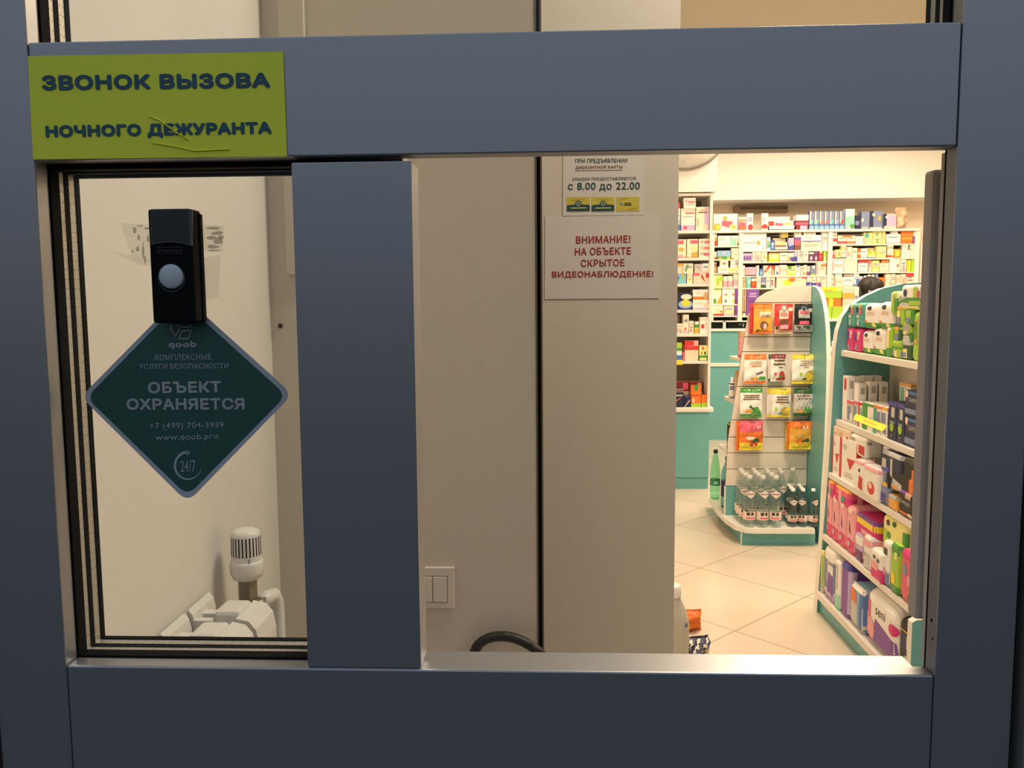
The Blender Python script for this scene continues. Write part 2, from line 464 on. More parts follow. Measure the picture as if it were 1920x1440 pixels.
m_tealw = noisy(mat('teal laminate', (0.145, 0.42, 0.43), 0.38), 30, .02, .001, .04)
m_shelf = noisy(mat('white laminate', (0.80, 0.78, 0.73), 0.35), 30, .02, .001, .02)
m_slat = noisy(mat('cream slat board', (0.80, 0.72, 0.64), 0.42), 30, .02, .001, .02)
m_rad = mat('white radiator enamel', (0.78, 0.77, 0.74), 0.3)
m_shade = mat('gap and hole shade', (0.02, 0.016, 0.012), 0.8)  # near-black that stands in for shade in gaps and holes

# floor: big glazed tiles laid on the diagonal
m_floor = bpy.data.materials.new('glazed beige floor tiles'); m_floor.use_nodes = True
_t = m_floor.node_tree; _n = _t.nodes; _b = _n['Principled BSDF']
_c = _n.new('ShaderNodeTexCoord'); _mp = _n.new('ShaderNodeMapping'); _br = _n.new('ShaderNodeTexBrick'); _ns = _n.new('ShaderNodeTexNoise'); _mx = _n.new('ShaderNodeMix')
_br.offset = 0.0; _br.squash = 1.0
T0 = 0.5555
_A = G(1312.5, 1065, 0)
_mp.vector_type = 'POINT'
_mp.inputs['Rotation'].default_value = (0, 0, math.radians(45.4))
_ca, _sa = math.cos(math.radians(45.4)), math.sin(math.radians(45.4))
_mp.inputs['Location'].default_value = (-(_ca * _A.x - _sa * _A.y), -(_sa * _A.x + _ca * _A.y), 0)
for k, v in (('Scale', 1.0), ('Mortar Size', 0.0028), ('Mortar Smooth', 0.2), ('Brick Width', T0), ('Row Height', T0)): _br.inputs[k].default_value = v
_br.inputs['Color1'].default_value = (0.67, 0.575, 0.475, 1); _br.inputs['Color2'].default_value = (0.69, 0.595, 0.49, 1); _br.inputs['Mortar'].default_value = (0.34, 0.28, 0.21, 1)
_t.links.new(_c.outputs['Object'], _mp.inputs[0]); _t.links.new(_mp.outputs[0], _br.inputs['Vector'])
_ns.inputs['Scale'].default_value = 2.5; _t.links.new(_c.outputs['Object'], _ns.inputs['Vector'])
_mx.data_type = 'RGBA'; _mx.blend_type = 'MULTIPLY'; _mx.inputs[0].default_value = 0.12
_t.links.new(_br.outputs['Color'], _mx.inputs[6]); _t.links.new(_ns.outputs['Color'], _mx.inputs[7]); _t.links.new(_mx.outputs[2], _b.inputs['Base Color'])
_b.inputs['Roughness'].default_value = 0.17; _b.inputs['Specular IOR Level'].default_value = 0.45

# ------------------------------------------------------------------ room shell
XL = -0.506                                     # left wall of the entrance
mb = MB(); mb.box(-1.6, 4.6, 0.0, 7.9, -0.12, 0, m_floor); struct('floor', mb, 'beige glazed floor tiles laid on the diagonal')
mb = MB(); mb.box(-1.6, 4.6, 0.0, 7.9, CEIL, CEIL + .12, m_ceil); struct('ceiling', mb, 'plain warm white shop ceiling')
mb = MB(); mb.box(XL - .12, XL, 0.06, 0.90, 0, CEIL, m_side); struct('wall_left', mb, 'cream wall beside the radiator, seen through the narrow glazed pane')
xe = W(1005, 700, 0.88).x
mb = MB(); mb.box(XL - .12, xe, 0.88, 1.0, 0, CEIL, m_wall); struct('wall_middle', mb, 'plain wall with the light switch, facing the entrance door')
mb = MB(); mb.box(xe, xe + .0012, 0.879, 1.0, 0, CEIL, m_shade); struct('wall_end_shade', mb, 'dark painted shade over the end face of the switch wall')  # dark sheet paints shade over the lit wall end
xc = W(1016, 700, 1.38).x; xd = W(1268.5, 700, 1.38).x
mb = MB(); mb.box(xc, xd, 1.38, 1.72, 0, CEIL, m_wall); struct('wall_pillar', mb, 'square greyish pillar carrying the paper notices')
mb = MB(); mb.box(XL - .12, xe - .03, 1.0, 1.44, 0, CEIL, m_shade); struct('wall_recess', mb, 'dark recess closing the gap behind the switch wall')
mb = MB(); mb.box(xc - .05, xc - .0015, 1.385, 1.44, 0, CEIL, m_shade); struct('gap_shade_strip', mb, 'dark strip standing in for the shade between the switch wall and the pillar')  # near-black strip painted in place of the gap's shadow
mb = MB(); mb.box(xc - .0015, xc + .0025, 1.366, 1.379, 0, CEIL, mat('brown edging', (0.16, 0.11, 0.08), .6)); struct('trim_2', mb, 'thin brown edging strip on the pillar corner')
mb = MB(); mb.box(xc - .05, xc + .2, 1.42, 7.9, 0, CEIL, m_wall); struct('wall_shop_left', mb, 'left wall of the shop behind the pillar')
mb = MB(); mb.box(4.3, 4.6, 0.0, 7.9, 0, CEIL, m_wall); struct('wall_right', mb, 'right wall of the shop')
mb = MB(); mb.box(xc - .05, 4.6, 7.6, 7.9, 0, CEIL, noisy(mat('peach painted wall', (0.86, 0.74, 0.60), .75), 45, .1, .002, .02)); struct('wall_back', mb, 'cream back wall above the medicine shelving')
xf0, xf1 = -0.443, 0.352
m_fac = noisy(mat('brown grey facade render', (0.16, 0.145, 0.12), .8), 70, .3, .004, .12)
mb = MB()
mb.box(-1.6, xf0 - .05, 0.0, 0.10, 0, CEIL, m_fac); mb.box(xf1 + .075, 4.6, 0.0, 0.10, 0, CEIL, m_fac); mb.box(xf0 - .05, xf1 + .075, 0.0, .10, 2.20, CEIL, m_fac)
struct('wall_front', mb, 'facade wall around the glazed door')
mb = MB(); mb.box(-4, 5, -4, 0, -0.14, -0.02, noisy(mat('dark wet asphalt', (0.035, 0.036, 0.038), .7), 90, .4, .004, .2)); struct('pavement', mb, 'dark pavement outside the door')
# soffits
zs = W(1500, 373, 7.25).z
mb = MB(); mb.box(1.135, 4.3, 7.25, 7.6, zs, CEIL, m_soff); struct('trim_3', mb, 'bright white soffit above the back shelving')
YL = 5.11
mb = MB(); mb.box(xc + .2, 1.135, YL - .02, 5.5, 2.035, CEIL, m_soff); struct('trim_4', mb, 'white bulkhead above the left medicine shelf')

# ------------------------------------------------------------------ ceiling lamps
m_lampframe = mat('white lamp frame', (0.8, 0.8, 0.8), .4)
m_diff = bpy.data.materials.new('lit lamp diffuser'); m_diff.use_nodes = True
_e = m_diff.node_tree.nodes['Principled BSDF']; _e.inputs['Emission Color'].default_value = WARM + (1,); _e.inputs['Emission Strength'].default_value = 4.0
for k, (lx, ly, pw) in enumerate(LAMPS):
    where = ['over the left of the back shelving', 'over the right of the back shelving', 'over the candy display', 'over the aisle right of the display', 'over the near end of the aisle', 'over the right gondola', 'over the entrance by the door'][k]
    t = thing('ceiling_light', 'square recessed ceiling lamp ' + where, 'lamp', (lx, ly, CEIL), 0, 'ceiling lamps')
    mb = MB()
    for a in (-.3, .28):
        mb.box(a, a + .02, -.3, .3, -.018, -.0005, m_lampframe); mb.box(-.28, .28, a, a + .02, -.018, -.0005, m_lampframe)
    mb.build('frame', t)
    mb = MB(); mb.box(-.278, .278, -.278, .278, -.010, -.0008, m_diff); mb.build('diffuser', t)
    ld = bpy.data.lights.new('lamp_light', 'AREA'); ld.shape = 'SQUARE'; ld.size = .54; ld.energy = pw; ld.color = NEUTRAL if k == 6 else WARM
    lo = bpy.data.objects.new('lamp_light', ld); COL.objects.link(lo); lo.parent = t; lo.location = (0, 0, -.02)

# ------------------------------------------------------------------ the glazed aluminium door
door = thing('door_1', 'grey aluminium glazed door with a service hatch opening', None); door['kind'] = 'structure'
dxl, dxr, dm1, dm2 = -.3851, .2935, -.1907, -.1004
z1, z2, z3 = 1.4955, 1.4093, 1.0151
LIP = .017; DEP = .058
def stile(name, xo, xi, s):
    mb = MB(); mb.box(xo, xi, 0, LIP, .02, 2.17, m_alu, .0012); mb.box(xo, xi - s * (.012 if s > 0 else .021), LIP, DEP, .02, 2.17, m_alu)
    mb.build(name, door)
stile('stile', xf0, dxl, 1); stile('stile', xf1, dxr, -1)
mb = MB(); mb.box(dxl + .0006, dxr - .0006, .0004, LIP, z2, z1, m_alu, .0014); mb.box(dxl, dxr, LIP, DEP, z2 + .010, z1 - .010, m_alu); mb.build('middle_rail', door)
mb = MB(); mb.box(dxl + .0006, dxr - .0006, .0004, LIP, .90, z3, m_alu, .0014); mb.box(dxl, dxr, LIP, DEP, .91, z3 - .010, m_alu); mb.build('lower_rail', door)
mb = MB(); mb.box(dxl + .0006, dxr - .0006, .0004, LIP, .02, .12, m_alu, .0014); mb.box(dxl, dxr, LIP, DEP, .02, .11, m_alu); mb.build('bottom_rail', door)
mb = MB(); mb.box(dxl + .0006, dxr - .0006, .0004, LIP, 2.08, 2.17, m_alu, .0014); mb.box(dxl, dxr, LIP, DEP, 2.09, 2.17, m_alu); mb.build('top_rail', door)
mb = MB(); mb.box(dm1, dm2, .0025, .034, z3 + .0002, z2 - .0036, m_alu, .0012); mb.box(dm1 + .012, dm2 - .012, .034, DEP, z3 - .01, z2 + .01, m_alu); mb.build('mullion', door)
m_spacer = noisy(mat('perforated spacer bar', (0.50, 0.48, 0.42), .4, .5), 600, .3, .001, .25)
def ring(mb, x0, x1, za, zb, t, ya, yb, m, tt=None):
    tt = tt or t
    mb.box(x0, x0 + t, ya, yb, za, zb, m); mb.box(x1 - t, x1, ya, yb, za, zb, m); mb.box(x0 + t, x1 - t, ya, yb, za, za + t, m); mb.box(x0 + t, x1 - t, ya, yb, zb - tt, zb, m)
m_dot = mat('spacer perforation', (.16, .14, .11), .7)
def dots(mb, x, za, zb, ya, yb, horizontal=None):
    n = int(abs(zb - za) / .0075)
    for i in range(n):
        z = za + (i + .5) * (zb - za) / n
        for y in (ya + (yb - ya) * .25, ya + (yb - ya) * .75):
            if horizontal is None: mb.box(x, x + .0002, y - .0003, y + .0003, z - .0004, z + .0004, m_dot)
            else: mb.box(z - .0004, z + .0004, y - .0003, y + .0003, horizontal, horizontal + .0002, m_dot)
def glazing(x0, x1, za, zb, name):
    e = .010
    mb = MB(); ring(mb, x0 - e, x1 + e, za - e, zb + e, e + .0015, LIP, .0285, m_gask, e + .004); ring(mb, x0 - e, x1 + e, za - e, zb + e, e + .0008, .036, .0425, m_gask, e + .004)
    ring(mb, x0 - e, x1 + e, za - e, zb + e, e + .0012, .0515, .0575, m_gask, e + .005); mb.build('gasket', door)
    mb = MB(); ring(mb, x0 - e, x1 + e, za - e, zb + e, e + .0004, .0285, .036, m_spacer); ring(mb, x0 - e, x1 + e, za - e, zb + e, e + .0004, .0425, .0515, m_spacer)
    for ya, yb in ((.0285, .036), (.0425, .0515)):
        dots(mb, x0 + .0004, za, zb, ya, yb); dots(mb, 0, x0, x1, ya, yb, za + .0004)
    mb.build('spacer_bar', door)
    mb = MB()
    for y in (.026, .054): mb.box(x0 - .008, x1 + .008, y, y + .002, za - .008, zb + .008, m_glass)
    mb.build(name, door)
glazing(dxl, dm1 + .010, z3, z2, 'narrow_pane')
glazing(dxl, dxr, z1, 2.08, 'upper_pane')
glazing(dxl, dxr, .12, .90, 'lower_pane')
# service opening: rebate seal and the sash slid aside behind the stile
mb = MB(); mb.box(dxr + .0002, dxr + .022, LIP, .0192, z3 - .005, z2 + .005, m_gask); mb.box(dxr + .0028, dxr + .022, .0192, .030, z3, z2, m_sash)
mb.build('brush_seal', door)
mb = MB(); xs = W(1725, 800, .066).x; zt = 1.4035; zb_ = W(1730, 1160, .066).z
mb.box(xs, xs + .30, .062, .078, zb_, zt, m_sash, .0035); mb.box(xs + .006, xs + .010, .0600, .0625, zb_ + .004, zt - .008, m_sash, .001); mb.box(xs + .0145, xs + .018, .0590, .0625, zb_ + .004, zt - .008, m_sash, .001)
mb.build('sliding_sash', door)
mb = MB(); mb.ball((dxr - .0002, .009, W(1742, 1163, .009).z), .0004, .0014, .0014, m_gask, 10, 6); mb.ball((dxr - .0002, .006, W(1748, 1198, .006).z), .0003, .0008, .0010, m_gask, 8, 6); mb.build('screw_hole', door)
# door frame around
mb = MB(); mb.box(xf0 - .006, xf0 - .0005, .012, .05, .0, 2.18, m_gask); mb.box(xf1 + .0005, xf1 + .007, .012, .05, .0, 2.18, m_gask); mb.box(xf0, xf1, .012, .05, 2.171, 2.18, m_gask); struct('trim_5', mb, 'black gap seal around the door')
m_jamb = noisy(mat('grey brown jamb', (0.20, 0.19, 0.17), .5, .2), 200, .1, .001, .08)
mb = MB(); mb.box(xf0 - .05, xf0 - .006, -.006, .07, 0, 2.2, m_jamb, .002); mb.box(xf1 + .007, xf1 + .075, -.006, .07, 0, 2.2, m_jamb, .002); mb.box(xf0 - .006, xf1 + .007, -.006, .07, 2.18, 2.2, m_jamb); struct('trim_6', mb, 'grey door frame jambs')

# ------------------------------------------------------------------ yellow bell notice on the rail
def quad_sheet(corners, Y, m, o, th=.0004):
    """thin sheet through four photo points (tl, tr, br, bl) on the plane y = Y"""
    P = [W(u, v, Y) - Vector(o) for u, v in corners]
    mb = MB(); vs_ = [tuple(p) for p in P] + [(p.x, p.y + th, p.z) for p in P]
    mb.add(vs_, [(0, 1, 2, 3), (7, 6, 5, 4), (0, 4, 5, 1), (1, 5, 6, 2), (2, 6, 7, 3), (3, 7, 4, 0)], m)
    return mb
m_yel = noisy(mat('yellow film', (0.86, 0.88, 0.03), .38), 8, .05, .003, .10)
m_ink = mat('dark teal ink', (0.012, 0.085, 0.13), .45)
Y = -.0006; O = W(295, 298, Y)
t = thing('bell_notice', 'yellow sticker with dark teal lettering on the middle rail of the door', 'sign', O)
mb = quad_sheet([(52, 105), (531, 97), (538, 293), (62, 299)], Y, m_yel, O, .0005); mb.build('sticker', t)
def slant(mb, txt, l, r, top_l, Y, m, bold, O):
    """one line of lettering: l, r baseline ends, top_l the top of the left end"""
    A, B, T = W(l[0], l[1], Y), W(r[0], r[1], Y), W(top_l[0], top_l[1], Y)
    ux = (B - A); w = ux.length; mb.text(txt, A - Vector(O), ux.normalized(), (0, 0, 1), w, T.z - A.z, m, bold)
mb = MB(); slant(mb, 'ЗВОНОК ВЫЗОВА', (79, 170), (507, 165), (79, 141), Y - .0004, m_ink, .085, O); slant(mb, 'НОЧНОГО ДЕЖУРАНТА', (86, 262), (510, 255), (86, 235), Y - .0004, m_ink, .08, O); mb.build('lettering', t)
mb = MB(); pts = [W(u, v, Y - .0006) - O for u, v in ((278, 217), (300, 226), (330, 248), (352, 262))]; mb.tube(pts, .0006, m_yel, 5)
pts = [W(u, v, Y - .0006) - O for u, v in ((285, 268), (330, 275), (365, 283), (430, 280))]; mb.tube(pts, .0005, m_yel, 5); mb.build('crease', t)

# ------------------------------------------------------------------ security sticker on the pane
YG = .0255
O = W(350, 760, YG)
t = thing('security_sticker', 'dark green diamond sticker with grey border on the narrow glass pane', 'sticker', O)
m_gbord = mat('grey sticker border', (0.44, 0.46, 0.50), .5); m_gdark = mat('dark green sticker film', (0.016, 0.082, 0.060), .5); m_gtxt = mat('grey sticker print', (0.36, 0.39, 0.385), .5)
def round_diamond(corners, rad, Y, n=6):
    P = [Vector(c) for c in corners]; out = []
    for i, p in enumerate(P):
        a = (P[i - 1] - p).normalized(); b = (P[(i + 1) % 4] - p).normalized()
        s_, e_ = p + a * rad, p + b * rad
        for k in range(n + 1):
            q = k / n; c = s_ * (1 - q) ** 2 + p * (2 * q * (1 - q)) + e_ * q * q
            w_ = W(c[0], c[1], Y) - O; out.append((w_.x, w_.z))
    return out
def outline_sheet(mb, pts, y0, y1, m): mb.prism(pts, y0, y1, 'y', m)
mb = MB(); outline_sheet(mb, round_diamond([(341, 552), (549, 739), (352, 942), (152, 744)], 24, YG), -.0004, -.0001, m_gbord); mb.build('border', t)
mb = MB(); outline_sheet(mb, round_diamond([(341, 564), (537, 741), (352, 929), (163, 745)], 22, YG), -.0007, -.0004, m_gdark); mb.build('film', t)
mb = MB(); yt = YG - .0010
for s_, l, r, tl, bo in (('qoob', (316, 655), (369, 654), (316, 640), .07), ('КОМПЛЕКСНЫЕ', (291, 676), (396, 674), (291, 665), .012), ('УСЛУГИ БЕЗОПАСНОСТИ', (262, 692), (428, 691), (262, 682), .012),
                      ('ОБЪЕКТ', (278, 738), (415, 736), (278, 716), .06), ('ОХРАНЯЕТСЯ', (238, 769), (459, 768), (238, 747), .06), ('+7 (499) 704-3939', (281, 807), (420, 805), (281, 793), .006), ('www.qoob.pro', (292, 829), (410, 826), (292, 815), .006), ('24/7', (339, 885), (367, 884), (339, 864), .0)):
    slant(mb, s_, l, r, tl, yt, m_gtxt, bo, O)
mb.build('lettering', t)
mb = MB()
def stroke(pts, wpx, Y, m):
    vs_ = []; fs = []
    n = len(pts)
    for i, p in enumerate(pts):
        a = Vector(pts[max(i - 1, 0)]); b = Vector(pts[min(i + 1, n - 1)]); d = (b - a).normalized(); nn = Vector((-d.y, d.x))
        ww = wpx[i] if isinstance(wpx, list) else wpx
        for s_ in (-.5, .5):
            q = Vector(p) + nn * ww * s_; vs_.append(W(q.x, q.y, Y) - O)
    fs = [(2 * i, 2 * i + 1, 2 * i + 3, 2 * i + 2) for i in range(n - 1)]
    mb.add(vs_, fs, m)
N = 30
arc = []; wd = []
for i in range(N + 1):
    a = math.radians(-92 + -i / N * 255); arc.append((353 + 25 * math.cos(a), 873 + 25.5 * math.sin(a))); wd.append(5.0 - 4.4 * (i / N) ** 2)
stroke(arc, wd, yt, m_gtxt); mb.add([W(u, v, yt) - O for u, v in ((350, 842), (357, 848.5), (350.5, 854))], [(0, 1, 2)], m_gtxt)
mb.build('round_arrow', t); mb = MB()
for ps in ([(322, 606), (320, 616), (329, 631), (336, 618), (332, 607)], [(337, 608), (341, 613), (356, 613), (359, 610)], [(341, 620), (359, 620), (353, 635), (336, 635), (341, 620)]): stroke(ps, 2.6, yt, m_gtxt)
mb.build('emblem', t)

# ------------------------------------------------------------------ wireless bell push
YB = .004; O = W(330, 606, YB); O.y = YG
t = thing('doorbell', 'black doorbell push with round pale button stuck on the narrow pane', 'doorbell', O)
m_bell = mat('black bell plastic', (0.007, 0.007, 0.0075), .75, 0, .06); m_btn = noisy(mat('pale grey button', (0.50, 0.55, 0.57), .45), 200, .2, .0004, .12)
A = W(285, 606, YB); B = W(372, 390, YB); yb = YB - YG; hw0, hw1 = A.x - O.x, W(361, 500, YB).x - O.x; hh = B.z - O.z
mb = MB(); mb.box(hw0, hw1, yb + .001, -.0012, 0, hh, m_bell, .0022); mb.box(hw0 + .0015, hw1 + .0012, -.0075, -.0012, .001, hh - .0025, m_bell, .001); mb.build('housing', t)
mb = MB(); m_lens = mat('smoked name window', (0.012, 0.013, 0.014), .12)
def bp(u, v): q = W(u, v, YB); return (q.x - O.x, q.z - O.z)
arcp = [(283.5 + (360 - 283.5) * i / 12, 459 - 8.5 * math.sin(math.pi * (.12 + .83 * i / 12)) + 3) for i in range(13)]
mb.prism([bp(283, 394), bp(360, 393.5)] + [bp(u, v) for u, v in reversed(arcp)], yb - .0002, yb + .0012, 'y', m_lens); nw = mb.build('name_window', t)
mb = MB(); m_edge = mat('grey clear edge', (0.11, 0.12, 0.125), .3)
def bstroke(pts, wpx, m, e=.0004):
    vs_ = []; n = len(pts)
    for i, p in enumerate(pts):
        a = Vector(pts[max(i - 1, 0)]); b = Vector(pts[min(i + 1, n - 1)]); d = (b - a).normalized(); nn = Vector((-d.y, d.x))
        for s_ in (-.5, .5):
            q = Vector(p) + nn * wpx * s_; x, z = bp(q.x, q.y); vs_.append((x, yb - e, z))
    mb.add(vs_, [(2 * i, 2 * i + 1, 2 * i + 3, 2 * i + 2) for i in range(n - 1)], m)
bstroke([(282.5, 393.5), (360, 393)], 1.0, m_edge); bstroke([(282.5, 393.5), (284.5, 455)], 1.2, m_edge); bstroke(arcp, 1.2, m_edge); bstroke([(356.5, 394), (358.5, 459)], 4.0, mat('broad grey edge', (.075, .08, .085), .4)); mb.build('window_rim', nw)  # thin grey strokes round the window, broader on its right
mb = MB(); m_plate = mat('faint embossed print', (0.032, 0.036, 0.038), .4)
for a, b in (((296, 463.5), (342, 463.5)), ((342, 463.5), (342, 475)), ((342, 475), (296, 475)), ((296, 475), (296, 463.5))): bstroke([a, b], .8, m_plate)
x0, z0 = bp(299, 473); x1, z1_ = bp(339, 466); mb.text('Nostand', (x0, yb - .0004, z0), (1, 0, 0), (0, 0, 1), x1 - x0, z1_ - z0, m_plate, .01); mb.build('name_plate', t)
mb = MB(); bx, bz = bp(321.5, 518.5); rb = W(344, 518, YB).x - O.x - bx
def disc(mb, cx, cz, prof, m, seg=32):                      # lathe about the y axis
    vs_ = []; fs = []
    for r, y in prof:
        for i in range(seg):
            a = 2 * math.pi * i / seg; vs_.append((cx + r * math.cos(a), y, cz + r * math.sin(a)))
    for k in range(len(prof) - 1):
        for i in range(seg): j = (i + 1) % seg; fs.append((k * seg + i, k * seg + j, (k + 1) * seg + j, (k + 1) * seg + i))
    fs.append(tuple(range((len(prof) - 1) * seg, len(prof) * seg))); mb.add(vs_, fs, m, True)
disc(mb, bx, bz, [(rb, yb + .001), (rb, yb - .001), (rb * .94, yb - .0018), (rb * .6, yb - .0026), (rb * .05, yb - .003)], m_btn); bt = mb.build('button', t, label='pale round push button')
mb = MB(); vs_ = []; n = 40
for i in range(n):
    a = 2 * math.pi * i / n
    for r in (rb * 1.05, rb * 1.16): vs_.append((bx + r * math.cos(a), yb - .0003, bz - .0012 + r * math.sin(a)))
mb.add(vs_, [(2 * i, 2 * i + 1, (2 * i + 3) % (2 * n), (2 * i + 2) % (2 * n)) for i in range(n)], mat('button groove', (.022, .022, .023), .35)); mb.build('button_ring', bt)

# clear tape around the bell
m_tape = clear_mat('old clear tape', (0.93, 0.93, 0.90), .9, .12, .07, (.6, .6, .58))
m_smudge = clear_mat('smudged tape glue', (0.60, 0.60, 0.56), .4, .3, .25, (.34, .33, .30))
def tape(lab, quads, smudges):
    O = W(*quads[0][0], YG); mb = MB()
    for q in quads:
        P = [W(u, v, YG - .0012) - O for u, v in q]; mb.add(P, [(0, 1, 2, 3)], m_tape)
    o = tag(mb.build('adhesive_tape', None, O), lab, 'tape', 'clear tape strips holding the doorbell')
    mb = MB()
    for (u, v, ru, rv) in smudges:
        n = 9; ring_ = [W(u + ru * math.cos(2 * math.pi * i / n) * random.uniform(.6, 1.1), v + rv * math.sin(2 * math.pi * i / n) * random.uniform(.6, 1.1), YG - .0016) - O for i in range(n)]
        mb.add(ring_, [tuple(range(n))], m_smudge)
    if smudges: mb.build('glue_smudge', o)
tape('clear tape strip with grey smudges sticking out left of the doorbell', [[(226, 418), (284, 421), (284, 492), (250, 488)], [(205, 470), (284, 488), (284, 500), (262, 497)]], [(252, 432, 5, 8), (260, 445, 3, 9), (276, 428, 7, 3), (278, 448, 3, 8), (268, 470, 3, 18), (258, 466, 4, 6), (249, 471, 2, 3), (272, 488, 2, 12), (262, 424, 9, 1.5)])
tape('clear tape strip with dark smudges sticking out right of the doorbell', [[(380, 422), (421, 423), (418, 472), (381, 470)]], [(402, 428, 16, 3), (408, 437, 14, 4), (396, 446, 12, 4), (409, 452, 12, 6), (399, 463, 14, 4), (414, 445, 7, 5), (400, 470, 13, 2)])
tape('clear folded tape flap below the smudged strip right of the doorbell', [[(368, 485), (414, 478), (410, 558), (372, 566)]], [])

# ------------------------------------------------------------------ radiator and valve behind the narrow pane
t = thing('radiator', 'white sectional radiator on the left wall, seen through the narrow pane', 'radiator', (XL - .006, 0, 0))
ZR = .872
def section(yc):
    mb = MB(); w = .036
    mb.box(.044, .082, yc - .0245, yc + .0245, .25, ZR + .004, m_rad, .006)                       # water channel
    pts = [(.080, ZR - .002), (.098, ZR - .006), (.108, ZR - .018), (.112, ZR - .04), (.112, .27), (.106, .27), (.106, ZR - .042), (.102, ZR - .026), (.095, ZR - .018), (.080, ZR - .016)]
    mb.prism(pts, yc - w, yc + w, 'y', m_rad)
    mb.prism([(.018, .27), (.023, .27), (.023, ZR - .012), (.020, ZR + .002), (.014, ZR + .010), (.013, ZR + .006), (.017, ZR - .004)], yc - w, yc + w, 'y', m_rad)
    mb.box(.020, .046, yc - .008, yc + .008, .27, ZR - .006, m_rad); mb.box(.080, .108, yc - .004, yc + .004, .27, ZR - .05, m_rad)
    mb.box(.048, .080, yc - .0405, yc + .0405, ZR - .075, ZR - .020, m_rad, .012)
    mb.box(.022, .046, yc - .040, yc - .028, ZR - .02, ZR - .004, m_rad)
    return mb
for k in range(5): section(.505 - .083 * k).build('section', t)
mb = MB(); mb.box(0.0, .02, .30, .33, .62, .70, m_rad); mb.box(0.0, .02, .30, .33, .35, .43, m_rad); mb.build('wall_bracket', t)
VX, VY = -.451, .60
VX = XP(466, 1060, -.444).x
O = W(466, 1140, VY)
t = thing('radiator_valve', 'white thermostatic valve head with slotted cap at the radiator end', 'radiator valve', (O.x, VY, .85))
m_valve = mat('white valve plastic', (0.80, 0.79, 0.76), .35); m_brass = mat('dull nickel brass', (0.26, 0.225, 0.18), .4, .55)
zz = lambda v: W(466, v, VY).z - .85
rr = (W(496, 1065, VY).x - W(436, 1065, VY).x) / 2
mb = MB(); prof = [(rr * .92, zz(1052)), (rr * .90, zz(1040)), (rr * .88, zz(1002)), (rr * .82, zz(996)), (rr * .55, zz(991.5)), (rr * .1, zz(990))]
mb.lathe(prof, m_valve, 36); vc = mb.build('cap', t)
mb = MB()
for i in range(26):
    a = 2 * math.pi * i / 26; r = rr * .885; ca, sa = math.cos(a), math.sin(a); hw = rr * .045
    P = []
    for z, q in ((zz(1039), rr * .905), (zz(1004), rr * .885)):
        for s_ in (-1, 1): P.append((ca * q * 1.004 - sa * hw * s_, sa * q * 1.004 + ca * hw * s_, z))
    mb.add(P, [(0, 1, 3, 2)], mat('slot shadow', (.035, .032, .03), .8))
mb.build('cap_slots', vc)
mb = MB(); prof = [(rr * .55, zz(1086)), (rr * .86, zz(1082)), (rr * 1.0, zz(1072)), (rr * 1.02, zz(1054)), (rr * .97, zz(1050)), (rr * .92, zz(1049))]; mb.lathe(prof, m_valve, 36); vcol = mb.build('collar', t)
mb = MB(); mb.text('0', (rr * .42, -rr * .92, zz(1049)), (.93, .36, 0), (0, 0, 1), .0035, .0065, mat('slot shadow'), .01); mb.build('numeral', vcol)
mb = MB(); mb.lathe([(rr * .6, -.012), (rr * .6, zz(1085))], m_brass, 6, smooth=False); mb.ball((0, 0, -.012), rr * .62, rr * .62, rr * .62, m_brass, 12, 8); mb.build('valve_body', t)
mb = MB(); mb.lathe([(rr * .62, 0), (rr * .62, .014)], m_brass, 6, (0, 0, 0), False)
vs_ = [(p[2] + .004, p[1], p[0] - .012) for p in mb.v]; mb.v = vs_
mb.tube([(.004, 0, -.012), (.026, .005, -.012)], rr * .5, m_brass, 10); mb.build('union_nut', t)
mb = MB(); mb.tube([(.016, .006, -.012), (.022, .024, -.006), (.026, .040, -.008), (.027, .050, -.022), (.027, .052, -.05), (.027, .052, -.845)], rr * .46, m_valve, 12); mb.tube([(0, 0, -.012), (0, -.035, -.02)], rr * .42, m_brass, 10); mb.build('pipe', t)

# ------------------------------------------------------------------ switch, duct, plug, hose
O = W(823, 1138, .88); a0 = W(852.5, 1062, .88)
t = thing('light_switch', 'white double light switch low on the switch wall', 'light switch', (a0.x - .0405, .88, O.z))
m_sw = mat('ivory switch plastic', (0.74, 0.685, 0.605), .35)
H = a0.z - O.z
mb = MB(); mb.box(-.0405, .0405, -.008, 0, 0, H, m_sw, .0015); mb.build('plate', t)
for s_ in (-1, 1):
    mb = MB(); mb.box(*( (-.0265, -.0006) if s_ < 0 else (.0006, .0265)), -.0105, -.007, .013, H - .017, m_sw, .001); mb.build('rocker', t)
mb = MB(); mb.box(-.0275, .0275, -.0085, -.0078, .0118, H - .0158, mat('switch groove', (.10, .085, .06), .8)); mb.build('groove', t)
A = W(541, 515, .88); 
mb = MB(); mb.box(A.x, A.x + .045, .868, .88, A.z, CEIL - .001, m_wall, .001); tag(mb.build('cable_duct'), 'pale vertical cable duct on the switch wall, ending beside the mullion', 'cable duct')
A = W(526, 610, .88)
mb = MB(); mb.box(A.x - .0035, A.x + .0035, .876, .88, A.z - .005, A.z + .003, mat('dark plug', (.03, .026, .02), .6), .001); tag(mb.build('wall_plug'), 'tiny dark plug in the switch wall above the valve', 'wall plug')
pts2 = [(886, 1330), (884, 1270), (887, 1238), (893, 1215), (905, 1202), (922, 1195), (942, 1193), (963, 1196), (985, 1205), (1005, 1218), (1022, 1233), (1040, 1252), (1062, 1278), (1085, 1310)]
pts = []
